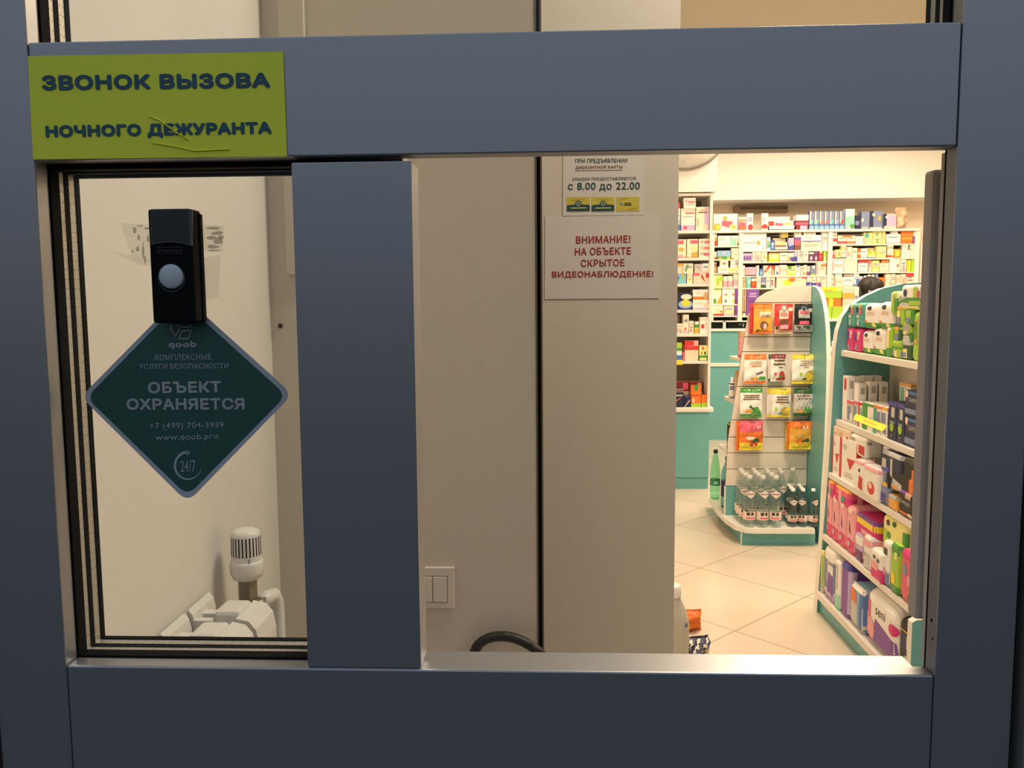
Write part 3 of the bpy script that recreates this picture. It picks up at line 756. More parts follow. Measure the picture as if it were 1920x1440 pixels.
for i in range(len(pts2) - 1):
    for k in range(4):
        q = k / 4; p0 = pts2[max(i - 1, 0)]; p1 = pts2[i]; p2_ = pts2[i + 1]; p3 = pts2[min(i + 2, len(pts2) - 1)]
        cc = [0.5 * ((2 * p1[j]) + (-p0[j] + p2_[j]) * q + (2 * p0[j] - 5 * p1[j] + 4 * p2_[j] - p3[j]) * q * q + (-p0[j] + 3 * p1[j] - 3 * p2_[j] + p3[j]) * q ** 3) for j in (0, 1)]
        pts.append(W(cc[0], cc[1], .865 - .0025 * max(0, i - 5)))
a = pts[0].copy(); b = pts[-1].copy()
pts = [Vector((a.x - .02, a.y, .0095)), Vector((a.x, a.y, .2))] + pts + [Vector((b.x + .08, b.y, .25)), Vector((b.x + .10, b.y, .0095))]
mb = MB(); mb.tube(pts, .0092, mat('black hose rubber', (.012, .012, .012), .5), 14); tag(mb.build('hose'), 'thick black hose looping up in front of the switch wall and pillar', 'hose')

# ------------------------------------------------------------------ notices on the pillar
m_paper = noisy(mat('white paper', (0.70, 0.655, 0.605), .6), 25, .05, .002, .015)
YP = 1.3785
m_mar = mat('maroon ink', (.20, .03, .035), .5); m_dtl = mat('dark green ink', (.02, .075, .085), .5); m_rink = mat('red ink', (.36, .035, .03), .5)
O = W(1131, 406, YP)
t = thing('discount_notice', 'white paper notice with discount hours and three small cards, upper on the pillar', 'notice', O)
quad_sheet([(1056, 240), (1206, 238), (1206, 404), (1055, 406)], YP, m_paper, O, .0008).build('sheet', t)
mb = MB(); y = YP - .0006
slant(mb, 'ПРИ ПРЕДЪЯВЛЕНИИ', (1079, 307), (1176, 306), (1079, 298), y, m_dtl, .02, O); slant(mb, 'ДИСКОНТНОЙ КАРТЫ', (1079, 318), (1167, 316.5), (1079, 310), y, m_mar, .02, O)
A = W(1079, 320, y) - O; B = W(1167, 319, y) - O; mb.box(A.x, B.x, A.y, A.y + .0001, A.z - .0006, A.z + .0004, m_mar)
slant(mb, 'СКИДКИ ПРЕДОСТАВЛЯЮТСЯ', (1073, 340), (1192, 338.5), (1073, 333), y, m_dtl, .015, O); slant(mb, 'с 8.00 до 22.00', (1065, 359), (1200, 358), (1065, 342.5), y, m_dtl, .02, O)
mb.build('lettering', t)
m_cy = mat('card yellow', (.62, .53, .07), .5)
for k, (ua, ub) in enumerate(((1063, 1106), (1109.5, 1152), (1156, 1199))):
    mb = MB(); A = W(ua, 396, YP); B = W(ub, 369, YP); w, h = B.x - A.x, B.z - A.z; C_ = Vector(((A.x + B.x) / 2, YP, A.z)) - O
    mb.box(-w / 2, w / 2, -.0006, 0, 0, h, m_cy)
    if k < 2: dec = 'r 0 0 1 .40 dtl;e .5 .40 .5 .06 dtl;e .5 .5 .15 .23 dtl;e .5 .5 .10 .16 gray;e .5 .5 .05 .08 dtl;l .16 .18 .84 .24 lemon 1;l .2 .86 .8 .9 gold 1'
    else: dec = 'e .2 .5 .06 .1 slate;l .32 .4 .66 .58 dtl 2;q .1 .8 .5 .95 .5 .98 .1 .84 gold;q .5 .1 .9 .25 .9 .3 .5 .14 gold'
    _mats['dtl'] = m_dtl; put_decals(mb, parse(dec), w, h, FLAT, .0008)
    mb.build('printed_card', t, C_)
O = W(1129, 560, YP)
t = thing('camera_notice', 'white paper warning notice with four lines of red lettering, lower on the pillar', 'notice', O)
quad_sheet([(1022, 405), (1237, 403), (1236, 559), (1021, 561)], YP, m_paper, O, .0008).build('sheet', t)
mb = MB()
for s_, l, r, tl in (('ВНИМАНИЕ!', (1080, 457), (1182, 455), (1080, 443)), ('НА ОБЪЕКТЕ', (1078, 479), (1183, 477), (1078, 465)), ('СКРЫТОЕ', (1089, 500.5), (1171, 499), (1089, 487)), ('ВИДЕОНАБЛЮДЕНИЕ!', (1035, 522.5), (1225, 521), (1035, 509))):
    slant(mb, s_, l, r, tl, y, m_rink, .03, O)
mb.build('lettering', t)
# ------------------------------------------------------------------ left medicine shelf
m_shback = noisy(mat('shelf back panel', (0.27, 0.22, 0.17), .6), 30, .02, .001, .03)  # panel colour darkened so the gaps between packs look shaded
xr_ = W(1335, 500, YL).x; xl_ = xc + .21
zl = lambda v: W(1300, v, YL).z
t = thing('medicine_shelf', 'tall white shelf unit with teal base, left of the aisle beyond the pillar', 'shelf unit', ((xl_ + xr_) / 2, YL, 0))
hw = (xr_ - xl_) / 2; DS = .34
for x in (-hw, hw - .018): mb = MB(); mb.box(x, x + .018, 0, DS, .55, zl(362), m_shelf, .001); mb.build('side_panel', t)
mb = MB(); mb.box(-hw + .018, hw - .018, DS - .01, DS, .55, zl(362) - .002, m_shback); mb.build('back_panel', t)
LZ = []
for v in (432, 483, 532, 581, 626, 677):
    z = zl(v); LZ.append(z); mb = MB(); mb.box(-hw + .018, hw - .018, .004, DS - .01, z - .019, z, m_shelf, .001); mb.build('shelf_board', t)
mb = MB(); mb.box(-hw + .018, hw - .018, .002, DS - .01, zl(362) - .018, zl(362), m_shelf); mb.build('top_board', t)
zc = zl(764); LZ.append(zc)
mb = MB(); mb.box(-hw, hw + .022, -.02, DS, zc - .03, zc, m_shelf, .004); mb.build('counter_board', t)
mb = MB(); mb.box(-hw, hw - .002, .0, DS, .085, zc - .03, m_tealw); mb.build('base_cabinet', t)
mb = MB(); mb.box(-hw, hw - .002, .012, DS, 0, .083, m_tealw); mb.build('plinth', t)
U = 'left shelf'; Gp = 'packs on the left medicine shelf'
rows = [
 ['1269,1276,380,0,white|w .8 1 red;w 0 .22 blue', '1277,1304,391,0,white|r .12 .86 1 .97 peach;l .3 .76 .95 .82 rose 1;l .1 .62 .85 .65 gray 1;w 0 .24 lilac;e .3 .13 .13 .09 rose', '1282,1305,371,391,white|l .35 .55 .95 .66 rose 1;l .2 .36 .8 .42 gray 1;e .2 .68 .06 .08 rose', '1305,1331,388,0,cream|r .62 0 1 1 lilac;r .15 .74 .85 .79 brown;l .3 .84 .85 .9 tan 1;e .72 .14 .16 .13 peach;r .12 .2 .2 .5 tan'],
 ['1262,1287,449,0,cream|r .3 .74 .8 .94 rose;e .62 .45 .22 .1 amber;r .4 0 .8 .16 pink;w 0 .03 red', '1288,1309,448.5,0,cream|r .3 .76 1 .94 rose;q .4 0 1 0 1 .35 .4 .25 gold;e .7 .5 .3 .1 lemon;w 0 .03 red', '1310,1332,471,0,cream|r .45 .3 1 .7 rose;e .2 .5 .08 .15 gray', '1310,1332,460,471,cream|r .5 .3 1 .7 rose;e .25 .5 .08 .15 gray', '1310,1332,448,460,cream|r .55 .3 1 .7 rose;e .3 .5 .08 .15 gray'],
 ['1262,1287,513,0,sky|e .35 .5 .15 .3 blue;e .75 .7 .1 .3 lime;e .5 .2 .12 .2 gold;e .6 .3 .2 .3 aqua', '1288,1299,513,0,cream|e .5 .4 .3 .2 lemon', '1300,1330,512,0,peach|r 0 .75 .4 1 rose;q .5 .6 .75 .2 .7 .2 .55 .98 red;r .8 .55 1 .95 red;w 0 .06 pink', '1262,1281,494,513,peach|r 0 .75 1 1 amber;l .2 .3 .9 .5 cream 2', '1281,1300,494,513,cream|q .15 .2 .3 .2 .55 .8 .4 .95 green;q .4 .5 .95 .6 .95 .7 .4 .6 peach', '1302,1318,495,513,silver|r .45 .3 .75 .9 lilac;l .1 .3 .4 .5 peach 2', '1317,1330,494,513,white|l .1 .55 .9 .62 gray 1;r .1 .1 .9 .3 peach'],
 ['1267,1298,549,0,navy|e .65 .76 .34 .16 cream;e .6 .32 .45 .24 sky;e .62 .4 .27 .2 yellow;w 0 .06 indigo', '1299,1328,562,0,white|w .02 .18 lilac;l .1 .55 .7 .75 peach 2;e .9 .4 .2 .3 peach', '1299,1328,543,562,white|w .0 .30 orange;l .2 .55 .6 .75 peach 2;e .85 .4 .16 .36 tan'],
 ['1262,1281,607,0,cream|q .3 .1 .5 .1 .4 .5 .35 .5 rose;e .75 .2 .15 .15 gray', '1281,1292,590,0,cream|r .3 .7 .8 .78 tan;e .4 .25 .2 .08 rose', '1292,1301,602,0,cream|e .4 .5 .2 .1 rose;e .4 .25 .2 .1 rose', '1302,1312,603,0,lemon,j|r 0 .5 1 .75 green;e .5 .25 .4 .2 amber', '1312,1328,595,0,white|w .82 .9 peach;e .35 .45 .22 .14 red;e .75 .55 .06 .06 gray;e .75 .35 .06 .06 gray', '1266,1274,591,0,tan,b,.13|r .2 .4 .8 .6 rose'],
 ['1264,1279,643,0,white|w 0 .32 blue;w .56 .72 green;w .72 1 lime', '1279.5,1284,647,0,maroon|r 0 .0 1 .55 rose', '1284,1310,639,0,peach|w .54 1 red;r .66 .75 1 1 pink;l .15 .72 .7 .76 rose 1;l .2 .1 .5 .32 cream 2', '1311,1327,648,0,lemon|w 0 .35 green;r .08 .04 .9 .2 lemon;e .45 .82 .16 .12 rose;q .2 .42 .35 .42 .35 .6 .3 .62 darkgreen;e .7 .5 .1 .12 darkgreen'],
 ['1262,1282,737,0,navy|r .0 .78 .9 .88 silver;q 0 .3 .1 .28 .8 .68 .7 .68 orange', '1282.5,1295,743,0,navy|w .9 1 indigo;q 0 0 .12 0 .95 .6 .9 .7 peach', '1296,1315,723,0,orange|w 0 .18 lime;e .5 .9 .22 .14 green;r .12 .22 .35 .4 peach;w .52 .56 red', '1315,1327,741,0,orange|w 0 .35 lime', '1262,1292,716,0,tan,b,.12|w .6 1 maroon;r .62 .68 .95 .95 rose', '1293,1317,716,0,tan,b,.12|w .6 1 maroon;r .62 .68 .95 .95 tan'],
]
for k, r in enumerate(rows): face_row(YL, LZ[k], r, ['top', 'second', 'third', 'fourth', 'fifth', 'sixth', 'bottom'][k] + ' shelf', U, Gp, .17, .012, (zl(362) - .02 if k == 0 else LZ[k - 1] - .021), (xl_ + .0185, xr_ - .0185 if k < 6 else xr_ - .0185))
A = W(1274, 684, YL - .004); mb = MB(); mb.box(-.024, .022, -.002, 0, 0, .034, 'yellow'); tag(mb.build('price_tag', None, (A.x, YL - .0005, A.z)), 'small yellow price tag on the sixth board of the left shelf', 'price tag')
# round disc high on the bulkhead
O = W(1283, 318, YL - .05); R = .31
t = thing('wall_clock', 'large round white dial with thin grey rim above the left shelf', 'clock', (O.x, YL - .02, O.z + R))
mb = MB(); disc(mb, 0, 0, [(R, 0), (R, -.03), (R * .97, -.036), (R * .955, -.03)], mat('grey clock rim', (.26, .24, .21), .4), 64); mb.build('rim', t)
mb = MB(); disc(mb, 0, 0, [(R * .956, -.028), (R * .956, -.031)], m_soff, 64); mb.text('6', (-.025, -.0315, -R * .90), (1, 0, 0), (0, 0, 1), .03, .045, 'gray', .0); mb.build('dial', t)

# ------------------------------------------------------------------ back shelving
YB_ = 7.2
zb_at = lambda v, u=1560: W(u, v, YB_).z
xA, xB, xC, xD = W(1335, 500, YB_).x, W(1389, 500, YB_).x, W(1556, 500, YB_).x, W(1719, 500, YB_).x
t = thing('back_shelving', 'wide white medicine shelving of three bays along the back wall', 'shelf unit', ((xA + xD) / 2, YB_, 0))
ox = (xA + xD) / 2; DB = .36
ztop = zb_at(430)
def bx_(mb, x0, x1, y0, y1, a, b, m, bev=0): mb.box(x0 - ox, x1 - ox, y0, y1, a, b, m, bev)
mb = MB(); bx_(mb, xA - .02, xD + .02, -.01, DB, ztop - .022, ztop, m_shelf, .002); mb.build('top_board', t)
zlow = zb_at(600)
for x in (xA, xB, xC, xD):
    mb = MB(); bx_(mb, x - .02, x + .02, 0, DB, zlow, ztop - .022, m_shelf, .001); mb.build('upright', t)
mb = MB(); bx_(mb, xA, xD, DB - .008, DB, zlow, ztop - .03, m_shback); mb.build('back_panel', t)
BAY = {}
for nm, x0, x1, um, vv in (('left', xA, xB, 1362, (461, 486, 512, 538.5, 570.5, 592)), ('middle', xB, xC, 1470, (469, 490.5, 517, 539.5, 592)), ('right', xC, xD, 1636, (457.5, 484, 510, 537, 565, 595.5))):
    L = []
    for v in vv:
        z = W(um, v, YB_).z; L.append(z); mb = MB(); bx_(mb, x0 + .02, x1 - .02, .012, DB - .008, z - .012, z, m_shelf, .001); mb.build('shelf_board', t)
    BAY[nm] = L
ct = thing('back_counter', 'long teal counter with white worktop and dark niches below the back shelving', 'counter', (ox, YB_, 0))
zn1, zn0, zs0 = zb_at(598, 1360), zb_at(617, 1360), zb_at(683, 1360)
mb = MB(); bx_(mb, xA - .02, xD + .02, .0, .39, .0, zs0 - .02, m_tealw); bx_(mb, xA - .02, xD + .02, 0.004, .39, zs0 + .012, zn0 - .02, m_tealw); mb.build('body', ct)
mb = MB(); bx_(mb, xA - .02, xD + .02, -.012, .39, zs0 - .02, zs0 + .012, m_shelf, .002); mb.build('middle_board', ct)
mb = MB(); bx_(mb, xA - .02, xD + .02, -.012, .39, zn0 - .02, zn0 + .004, m_shelf, .002); mb.build('worktop', ct)
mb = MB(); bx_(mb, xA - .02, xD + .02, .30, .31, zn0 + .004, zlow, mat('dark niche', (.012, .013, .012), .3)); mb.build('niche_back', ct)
for u in (1358.5, 1440, 1560, 1640, 1717):
    xn = W(u, 608, YB_).x; mb = MB(); bx_(mb, xn - .012, xn + .012, .0, .30, zn0 + .004, zlow - .001, m_shelf); mb.build('niche_divider', ct)
mb = MB(); bx_(mb, xA - .02, xD + .02, 0, .31, zlow - .012, zlow, m_shelf, .001); mb.build('niche_top', ct)
for k, u in enumerate((1345, 1382)):
    A = W(u, 616, YB_ + .03); mb = MB(); w = .055 if k == 0 else .085
    mb.box(-w, w, 0, .12, 0, .054, mat('black device', (.008, .008, .009), .2), .006); mb.box(-w * .85, w * .85, -.001, 0, .008, .048, mat('black screen', (.01, .011, .012), .08))
    if k: mb.add([(w * .1, -.0016, .035), (w * .75, -.0016, .050), (w * .82, -.0016, .046), (w * .2, -.0016, .030)], [(0, 1, 2, 3)], 'slate'); mb.add([(w * .6, -.0016, .016), (w * .72, -.0016, .016), (w * .74, -.0016, .04), (w * .64, -.0016, .04)], [(0, 1, 2, 3)], 'silver')
    tag(mb.build('cash_register', None, (A.x, YB_ + .03, zn0 + .0045)), ['black device in the left niche of the back counter', 'black device with pale streaks in the niche left of the candy display'][k], 'device')

B1 = [
 ['1338,1345,438,0,peach,j|r 0 0 1 .4 red;r 0 .4 1 .7 gold', '1346,1370,442,0,white|r .0 0 1 .1 silver', '1369.5,1380,448,0,mint', '1380,1386,447,0,cream|r .5 0 1 .4 green', '1368,1386,442,448,white'],
 ['1338,1344,472,0,cream|r 0 0 1 .3 red', '1345,1370,470,0,sky|w 0 .32 green;e .25 .12 .12 .12 amber;e .85 .14 .12 .14 yellow;e .5 .7 .14 .2 lilac', '1371,1386,465.5,0,cream|r 0 0 .15 1 peach;r 0 0 .4 .12 orange'],
 ['1337,1345,492,0,tan,p|e .5 .75 .4 .2 brown', '1346,1366,500,0,white,b,-.012|l .2 .5 .8 .7 cream 2', '1366,1386,502,0,lemon,b,-.012|r .5 .1 1 .5 peach', '1350,1366,486,500,cream|e .5 .5 .12 .16 maroon', '1370,1379,487,502,white', '1379,1386,489,502,silver|w .5 .6 brown'],
 ['1337,1355,516,0,lemon|e .5 .6 .2 .2 lime;e .8 .7 .16 .2 lime;e .5 .3 .12 .12 gold', '1356,1364.5,518,0,pink|w .55 1 cream', '1365,1374,517.5,0,pink|w .55 1 cream', '1375,1385,515,0,peach|w .15 .55 pink;w .7 1 cream'],
 ['1336,1353,541,0,cream|q .4 .05 1 .05 1 .55 .95 .6 amber;r 0 .05 .35 .35 green;r 0 .9 1 1 lime', '1378.5,1386,541,0,purple|r 0 0 1 .3 plum', '1354,1378,540,0,white|e .3 .62 .1 .07 orange;e .9 .62 .1 .07 orange;e .3 .2 .1 .1 slate;e .9 .2 .1 .1 yellow'],
 ['1336,1356,573,0,cream|w 0 .2 red;e .8 .4 .15 .1 orange;l .1 .5 .7 .7 peach 2', '1357,1377,572,0,peach|r .1 .7 .9 .85 cream;e .5 .4 .2 .25 lemon', '1378,1386,571,0,purple,b,-.004|r 0 .3 1 .5 plum'],
]
B2 = [
 ['1392.5,1437.5,433,0,white|e .1 .45 .05 .06 gray;e .22 .45 .05 .06 gray;e .34 .45 .05 .06 gray;e .46 .45 .05 .06 gray;e .66 .44 .09 .13 gold;e .87 .1 .05 .04 tan;e .87 .68 .05 .04 tan', '1438,1445,445,0,white|r 0 .2 1 .7 teal', '1445,1452.5,450,0,blue|w .8 1 indigo;e .5 .3 .3 .15 sky;e .5 .6 .3 .15 white', '1453,1478,445,0,cream,t|r .02 .28 .2 .4 rose;e .28 .5 .08 .08 yellow;e .5 .5 .08 .08 yellow;e .7 .5 .08 .08 lime;r .1 .28 .9 .38 maroon', '1478.5,1489,446,0,lilac|w 0 .4 indigo;e .3 .5 .3 .2 sky', '1490,1501,445,0,rose|w 0 .4 brown;w .78 1 purple', '1502,1540,455.5,0,cream|r .26 0 .55 .9 peach;l .1 .75 .9 .85 lemon 1', '1541,1552,434,0,white|l .1 .62 .95 .74 gray 1', '1502,1540,441,455.5,white|r .05 .05 .98 .3 slate;r .3 .05 .5 .2 plum', '1507,1530,433.5,441,cream|q .6 .3 .8 .6 .9 .6 .7 .3 gray', '1464,1478,435,445,lemon,b,.02|q .4 .2 1 0 1 .8 .6 .7 yellow', '1490,1503,435,445,cream'],
 ['1393,1410,475,0,lilac|e .2 .45 .14 .3 purple;e .5 .45 .14 .3 purple;e .8 .45 .14 .3 purple;w 0 .1 peach', '1410.5,1416,471,0,white', '1416.5,1427,472,0,peach|e .4 .3 .3 .3 pink', '1427.5,1439,472,0,cream|q .3 .3 .8 .3 .55 .75 .5 .75 yellow;r 0 0 .3 .15 teal', '1442,1461.5,474,0,lemon|w 0 .35 yellow;r .4 .3 .6 .9 peach;w .9 1 orange', '1462,1477.5,474,0,cream|w 0 .16 slate', '1478,1489,474,0,cream|e .4 .3 .3 .25 purple;e .85 .25 .3 .3 indigo;r 0 0 .25 .4 yellow', '1489.5,1495,472,0,lilac|w 0 .5 indigo', '1495.5,1500,471,0,white', '1500.5,1505,470,0,silver|r 0 0 1 .4 cream', '1505.5,1516,471,0,cream|r .5 .2 .6 .8 lime', '1516.5,1526.5,473,0,plum|e .5 .35 .2 .2 white;w .8 1 cream', '1527,1534,469.5,0,plum|e .5 .3 .35 .2 lilac', '1535,1543,470,0,red|e .5 .4 .3 .2 rose;r .3 .8 .8 1 peach', '1544,1550,470,0,lime|e .5 .3 .3 .2 cream'],
 ['1393,1397,498,0,cream', '1397.5,1418,501,0,pink|w 0 .12 dark;w .8 1 lilac;r .6 .2 .9 .5 lilac', '1418.5,1423.5,498,0,white', '1424,1431,504,0,blue|e .5 .4 .4 .3 sky', '1431.5,1447,498,0,peach|q 0 .35 .3 .35 1 1 .6 1 red;e .5 .1 .3 .15 cream', '1447.5,1452,498,0,tan|w .6 1 red', '1453,1461,498,0,white|e .6 .25 .3 .16 blue;w .8 1 silver', '1461.5,1475.5,497,0,cream|w .8 .85 peach;w .4 .6 peach', '1476,1492,499,0,lemon|r .1 .7 .5 1 green;e .4 .1 .35 .12 yellow', '1492.5,1500.5,497,0,white|r .1 .75 .9 1 blue', '1501,1507,499,0,cream|l .1 .7 .9 .8 rose 1', '1507.5,1513.5,497,0,cream|w 0 .3 amber', '1514,1519,499,0,peach|w 0 .4 purple', '1520,1530,498,0,slate|w 0 .15 lime;r .3 .7 .8 1 peach', '1531,1549,493,0,cream|r .45 .7 1 .9 orange;e .55 .5 .1 .1 peach'],
 ['1393,1399,521,0,tan', '1399.5,1408,520,0,teal|w 0 1 aqua;e .6 .6 .25 .15 cream', '1408.5,1418,522,0,red|w .7 1 cream;e .5 .4 .3 .2 orange', '1418.5,1427,520,0,peach|w .6 1 cream', '1427.5,1436,519,0,slate|w 0 .3 darkgreen;w .3 .5 lilac', '1436.5,1444.5,520,0,cream', '1445,1453,521,0,cream|r 0 .25 .6 .8 purple', '1456,1512,519.5,0,peach|e .38 .5 .14 .3 yellow;e .52 .75 .12 .2 orange;r .85 .85 1 1 rose;e .72 .8 .06 .2 silver', '1513,1522,518,0,cream|w .05 .5 indigo', '1522.5,1530.5,518.5,0,cream|w .03 .45 indigo', '1531,1539,519,0,cream|w 0 .45 purple', '1540,1550,518,0,cream|r .3 .8 .6 .95 rose'],
 ['1393,1399.5,541,0,tan|r .4 0 .6 1 brown;w 0 .16 plum', '1400,1424,541,0,purple|l .2 .72 .8 .86 lilac 2;l .15 .5 .85 .6 plum 2;w 0 .4 purple', '1425,1433,560,0,cream|w .3 .6 peach'],
]
B3 = [
 ['1558.5,1570,453,0,white', '1558.5,1570,447,453,white|w 0 1 red', '1558.5,1570,440.5,447,cream|w .7 1 orange', '1558.5,1570,432,440.5,white', '1571,1587.5,442,0,cream|w 0 .35 red;r .5 .8 1 1 orange', '1588,1604,442,0,cream|w 0 .35 orange;r 0 .8 .6 1 orange', '1604.5,1619.5,443,0,white', '1620,1636,447,0,lemon|e .35 .5 .3 .4 mint', '1620,1636,436,447,lemon|e .35 .5 .3 .45 teal', '1636.5,1653.5,444,0,lemon|q .4 .1 .6 .1 .55 .8 .5 .8 green', '1636.5,1653.5,433,444,lemon|q .35 .1 .6 .1 .5 .8 .45 .8 green', '1654,1661,432,0,lemon', '1662,1689,439,0,white', '1671,1684,431.5,439,white', '1690,1712,432,0,orange|r .05 .35 1 .48 amber;w .7 .74 amber', '1712.5,1716,432,0,purple|w .6 1 cream'],
 ['1558,1566,470,0,pink|w 0 .5 rose', '1566.5,1577,468,0,lemon|e .7 .4 .2 .2 gold;w 0 .1 darkgreen', '1577.5,1587,468,0,cream|w 0 .14 darkgreen', '1577.5,1587,460.5,468,lemon|r 0 0 1 .25 gold', '1587.5,1598,463,0,cream|e .4 .3 .3 .16 pink;w .9 1 peach', '1598.5,1608,465,0,cream', '1609,1614,466,0,orange|w .4 .6 cream', '1614.5,1626.5,466,0,white', '1627,1643,464,0,cream,t|r 0 .3 .5 .9 yellow;r .25 .5 .4 .7 brown;q .6 .3 1 .3 1 .5 .6 .8 yellow', '1643.5,1662,462,0,lemon|r .05 .7 .3 .8 tan;e .8 .5 .2 .2 silver', '1664,1675.5,469,0,cream|w .1 .35 red', '1664,1675.5,457,469,cream|w .3 .6 tan', '1676,1688.5,467,0,amber|e .6 .5 .3 .3 yellow;r 0 0 1 .12 orange', '1690,1706,469,0,white', '1692,1703,457,469,cream', '1706.5,1717,459,0,cream|w .6 .65 lemon'],
 ['1557.5,1582,488,0,white|r .02 .58 .9 .66 gray', '1582.5,1608,486,0,cream|w .85 1 peach;e .3 .5 .1 .1 silver;r .0 0 .05 1 peach', '1609,1627.5,493,0,white', '1610,1628,488,493,brown|w 0 1 red', '1628.5,1635,488,0,peach|q 0 .4 1 .9 1 1 0 1 rose', '1635.5,1649,489,0,lemon|r 0 .35 .9 .42 gold', '1649.5,1667,493,0,cream|r 0 .1 1 .2 silver', '1653,1666,488,493,orange', '1668,1688,484,0,white|r .65 0 1 1 cream;e .8 .5 .12 .12 rose;w .8 .82 pink', '1688.5,1700,486,0,cream|e .55 .42 .22 .14 gray;q .1 0 .9 0 .8 .3 .3 .3 gray', '1701,1708,488,0,yellow', '1708.5,1715,487,0,lime'],
 ['1557,1564,515,0,cream|w .1 .3 pink', '1564.5,1580,520,0,cream|r 0 0 .06 1 tan', '1580.5,1600,519,0,white|w 0 .15 silver', '1566,1579,514,520,white', '1583,1599,513,519,brown|r .8 0 1 1 slate;w .3 .6 peach', '1600.5,1611.5,511,0,white|r .45 0 1 .6 blue;w 0 .2 slate', '1612,1619,518,0,pink,j|e .5 .7 .4 .2 lilac', '1620,1627,517,0,silver,j', '1627.5,1634,515,0,gray,j|r 0 .3 1 .5 silver', '1634.5,1641,515,0,silver,j', '1641.5,1647,514,0,plum|w .5 1 slate', '1647.5,1659,520,0,orange|e .4 .4 .3 .2 peach', '1660,1670.5,514,0,peach|r .1 .1 .9 .9 cream', '1671,1679.5,514,0,peach|w .1 .2 tan', '1680,1688.5,515,0,peach', '1689,1699,514,0,peach|q .2 .2 .8 .2 .8 .6 .5 .8 pink', '1700,1713,511,0,cream|w .72 1 red;l .1 .4 .9 .5 rose 1'],
]
RN = ['top row', 'second row', 'third row', 'fourth row', 'fifth row', 'sixth row']
for nm, B in (('left', B1), ('middle', B2), ('right', B3)):
    x0, x1 = {'left': (xA, xB), 'middle': (xB, xC), 'right': (xC, xD)}[nm]
    for k, r in enumerate(B): face_row(YB_, BAY[nm][k], r, RN[k], 'back %s bay' % nm, 'packs in the back shelving', .15, .014, (ztop - .024 if k == 0 else BAY[nm][k - 1] - .0135), (x0 + .0205, x1 - .0205))
TOP = ['1338,1383.5,401,0,white|e .15 .2 .16 .24 amber;e .18 .2 .1 .12 yellow;q .33 .3 .8 .1 .78 .55 .36 .6 rose;r .4 .6 .55 .85 gold;e .82 .2 .17 .18 lemon;e .84 .22 .08 .08 amber', '1384.5,1399.5,407,0,pink|q 0 .05 1 .1 .9 .55 .1 .6 rose;r .2 .6 .6 .85 gold;e .6 .2 .3 .16 orange;w .86 1 white', '1400,1412.5,400,0,white|e .6 .18 .4 .18 red;e .55 .7 .1 .04 gray', '1428,1440.5,400,0,white|e .5 .18 .5 .18 red;e .15 .7 .06 .04 gray', '1441.5,1491,403,0,white,t|r .03 .3 .22 .6 red;e .34 .4 .08 .1 rose;e .48 .38 .08 .1 rose;e .6 .36 .06 .1 pink;e .72 .42 .06 .08 lime;e .82 .42 .06 .08 yellow', '1492.5,1516.5,403,0,maroon|w .62 1 white;w .34 .5 rose;r .35 .02 .9 .28 lilac']
pc = ['aqua', 'mint', 'orange', 'rose', 'aqua', 'sky', 'red']
for k in range(7):
    u = 1518 + k * 9.5
    TOP.append('%f,%f,396,0,blue|r 0 .3 .36 1 silver;r .4 .3 1 .97 slate;q .1 .28 .5 .28 .95 .52 .5 .52 %s;r 0 0 1 .2 sky' % (u, u + 9, pc[k]))
TOP += ['1585.5,1603,392,0,white|r 0 .15 1 .65 mint;e .75 .14 .24 .12 green;r 0 0 .35 .15 lilac', '1604,1612,404,0,navy|w .3 .6 slate', '1613,1631,397,0,slate|r 0 0 .12 1 navy;q .12 .4 .4 .45 .35 .65 .12 .55 peach;r .2 .0 .9 .14 gray', '1632,1655,396,0,slate|r 0 0 .26 1 navy;e .28 .8 .13 .1 silver;e .75 .6 .14 .14 gold;w 0 .1 silver', '1656.5,1681,401,0,silver|r 0 0 .26 1 navy;e .28 .78 .13 .1 white;e .18 .1 .12 .1 peach;r .3 .2 1 .9 lilac', '1683,1705,388,0,tan,p|e .5 .75 .2 .1 peach;r .1 .1 .5 .5 peach']
face_row(YB_, ztop, TOP, 'top board', 'back shelving', 'packs on top of the back shelving', .2, .01)
# thin lilac box lying behind, and the long fixture on the wall
A = W(1375, 400, 7.59); B = W(1476, 388, 7.59)
mb = MB(); mb.box(0, B.x - A.x, -.05, 0, 0, B.z - A.z + .012, mat('brown grey metal', (.30, .22, .14), .4, .2), .012); mb.box(.06, B.x - A.x - .01, -.054, -.05, .03, .05, mat('fixture slot', (.12, .085, .05), .5)); tag(mb.build('wall_fixture', None, (A.x, 7.6, A.z)), 'long thin brown fixture on the back wall above the shelving', 'wall fixture')
# white end post right of the shelving
A = W(1728, 455, YB_ - .05); A.x = max(A.x, xD + .072)
mb = MB(); mb.box(-.045, .03, 0, .3, 0, A.z, m_slat, .002); mb.box(.03, .05, -.01, .3, 0, A.z, m_shelf, .002); tag(mb.build('end_panel_post', None, (A.x, YB_ - .02, 0)), 'pale upright end panel standing right of the back shelving', 'panel')
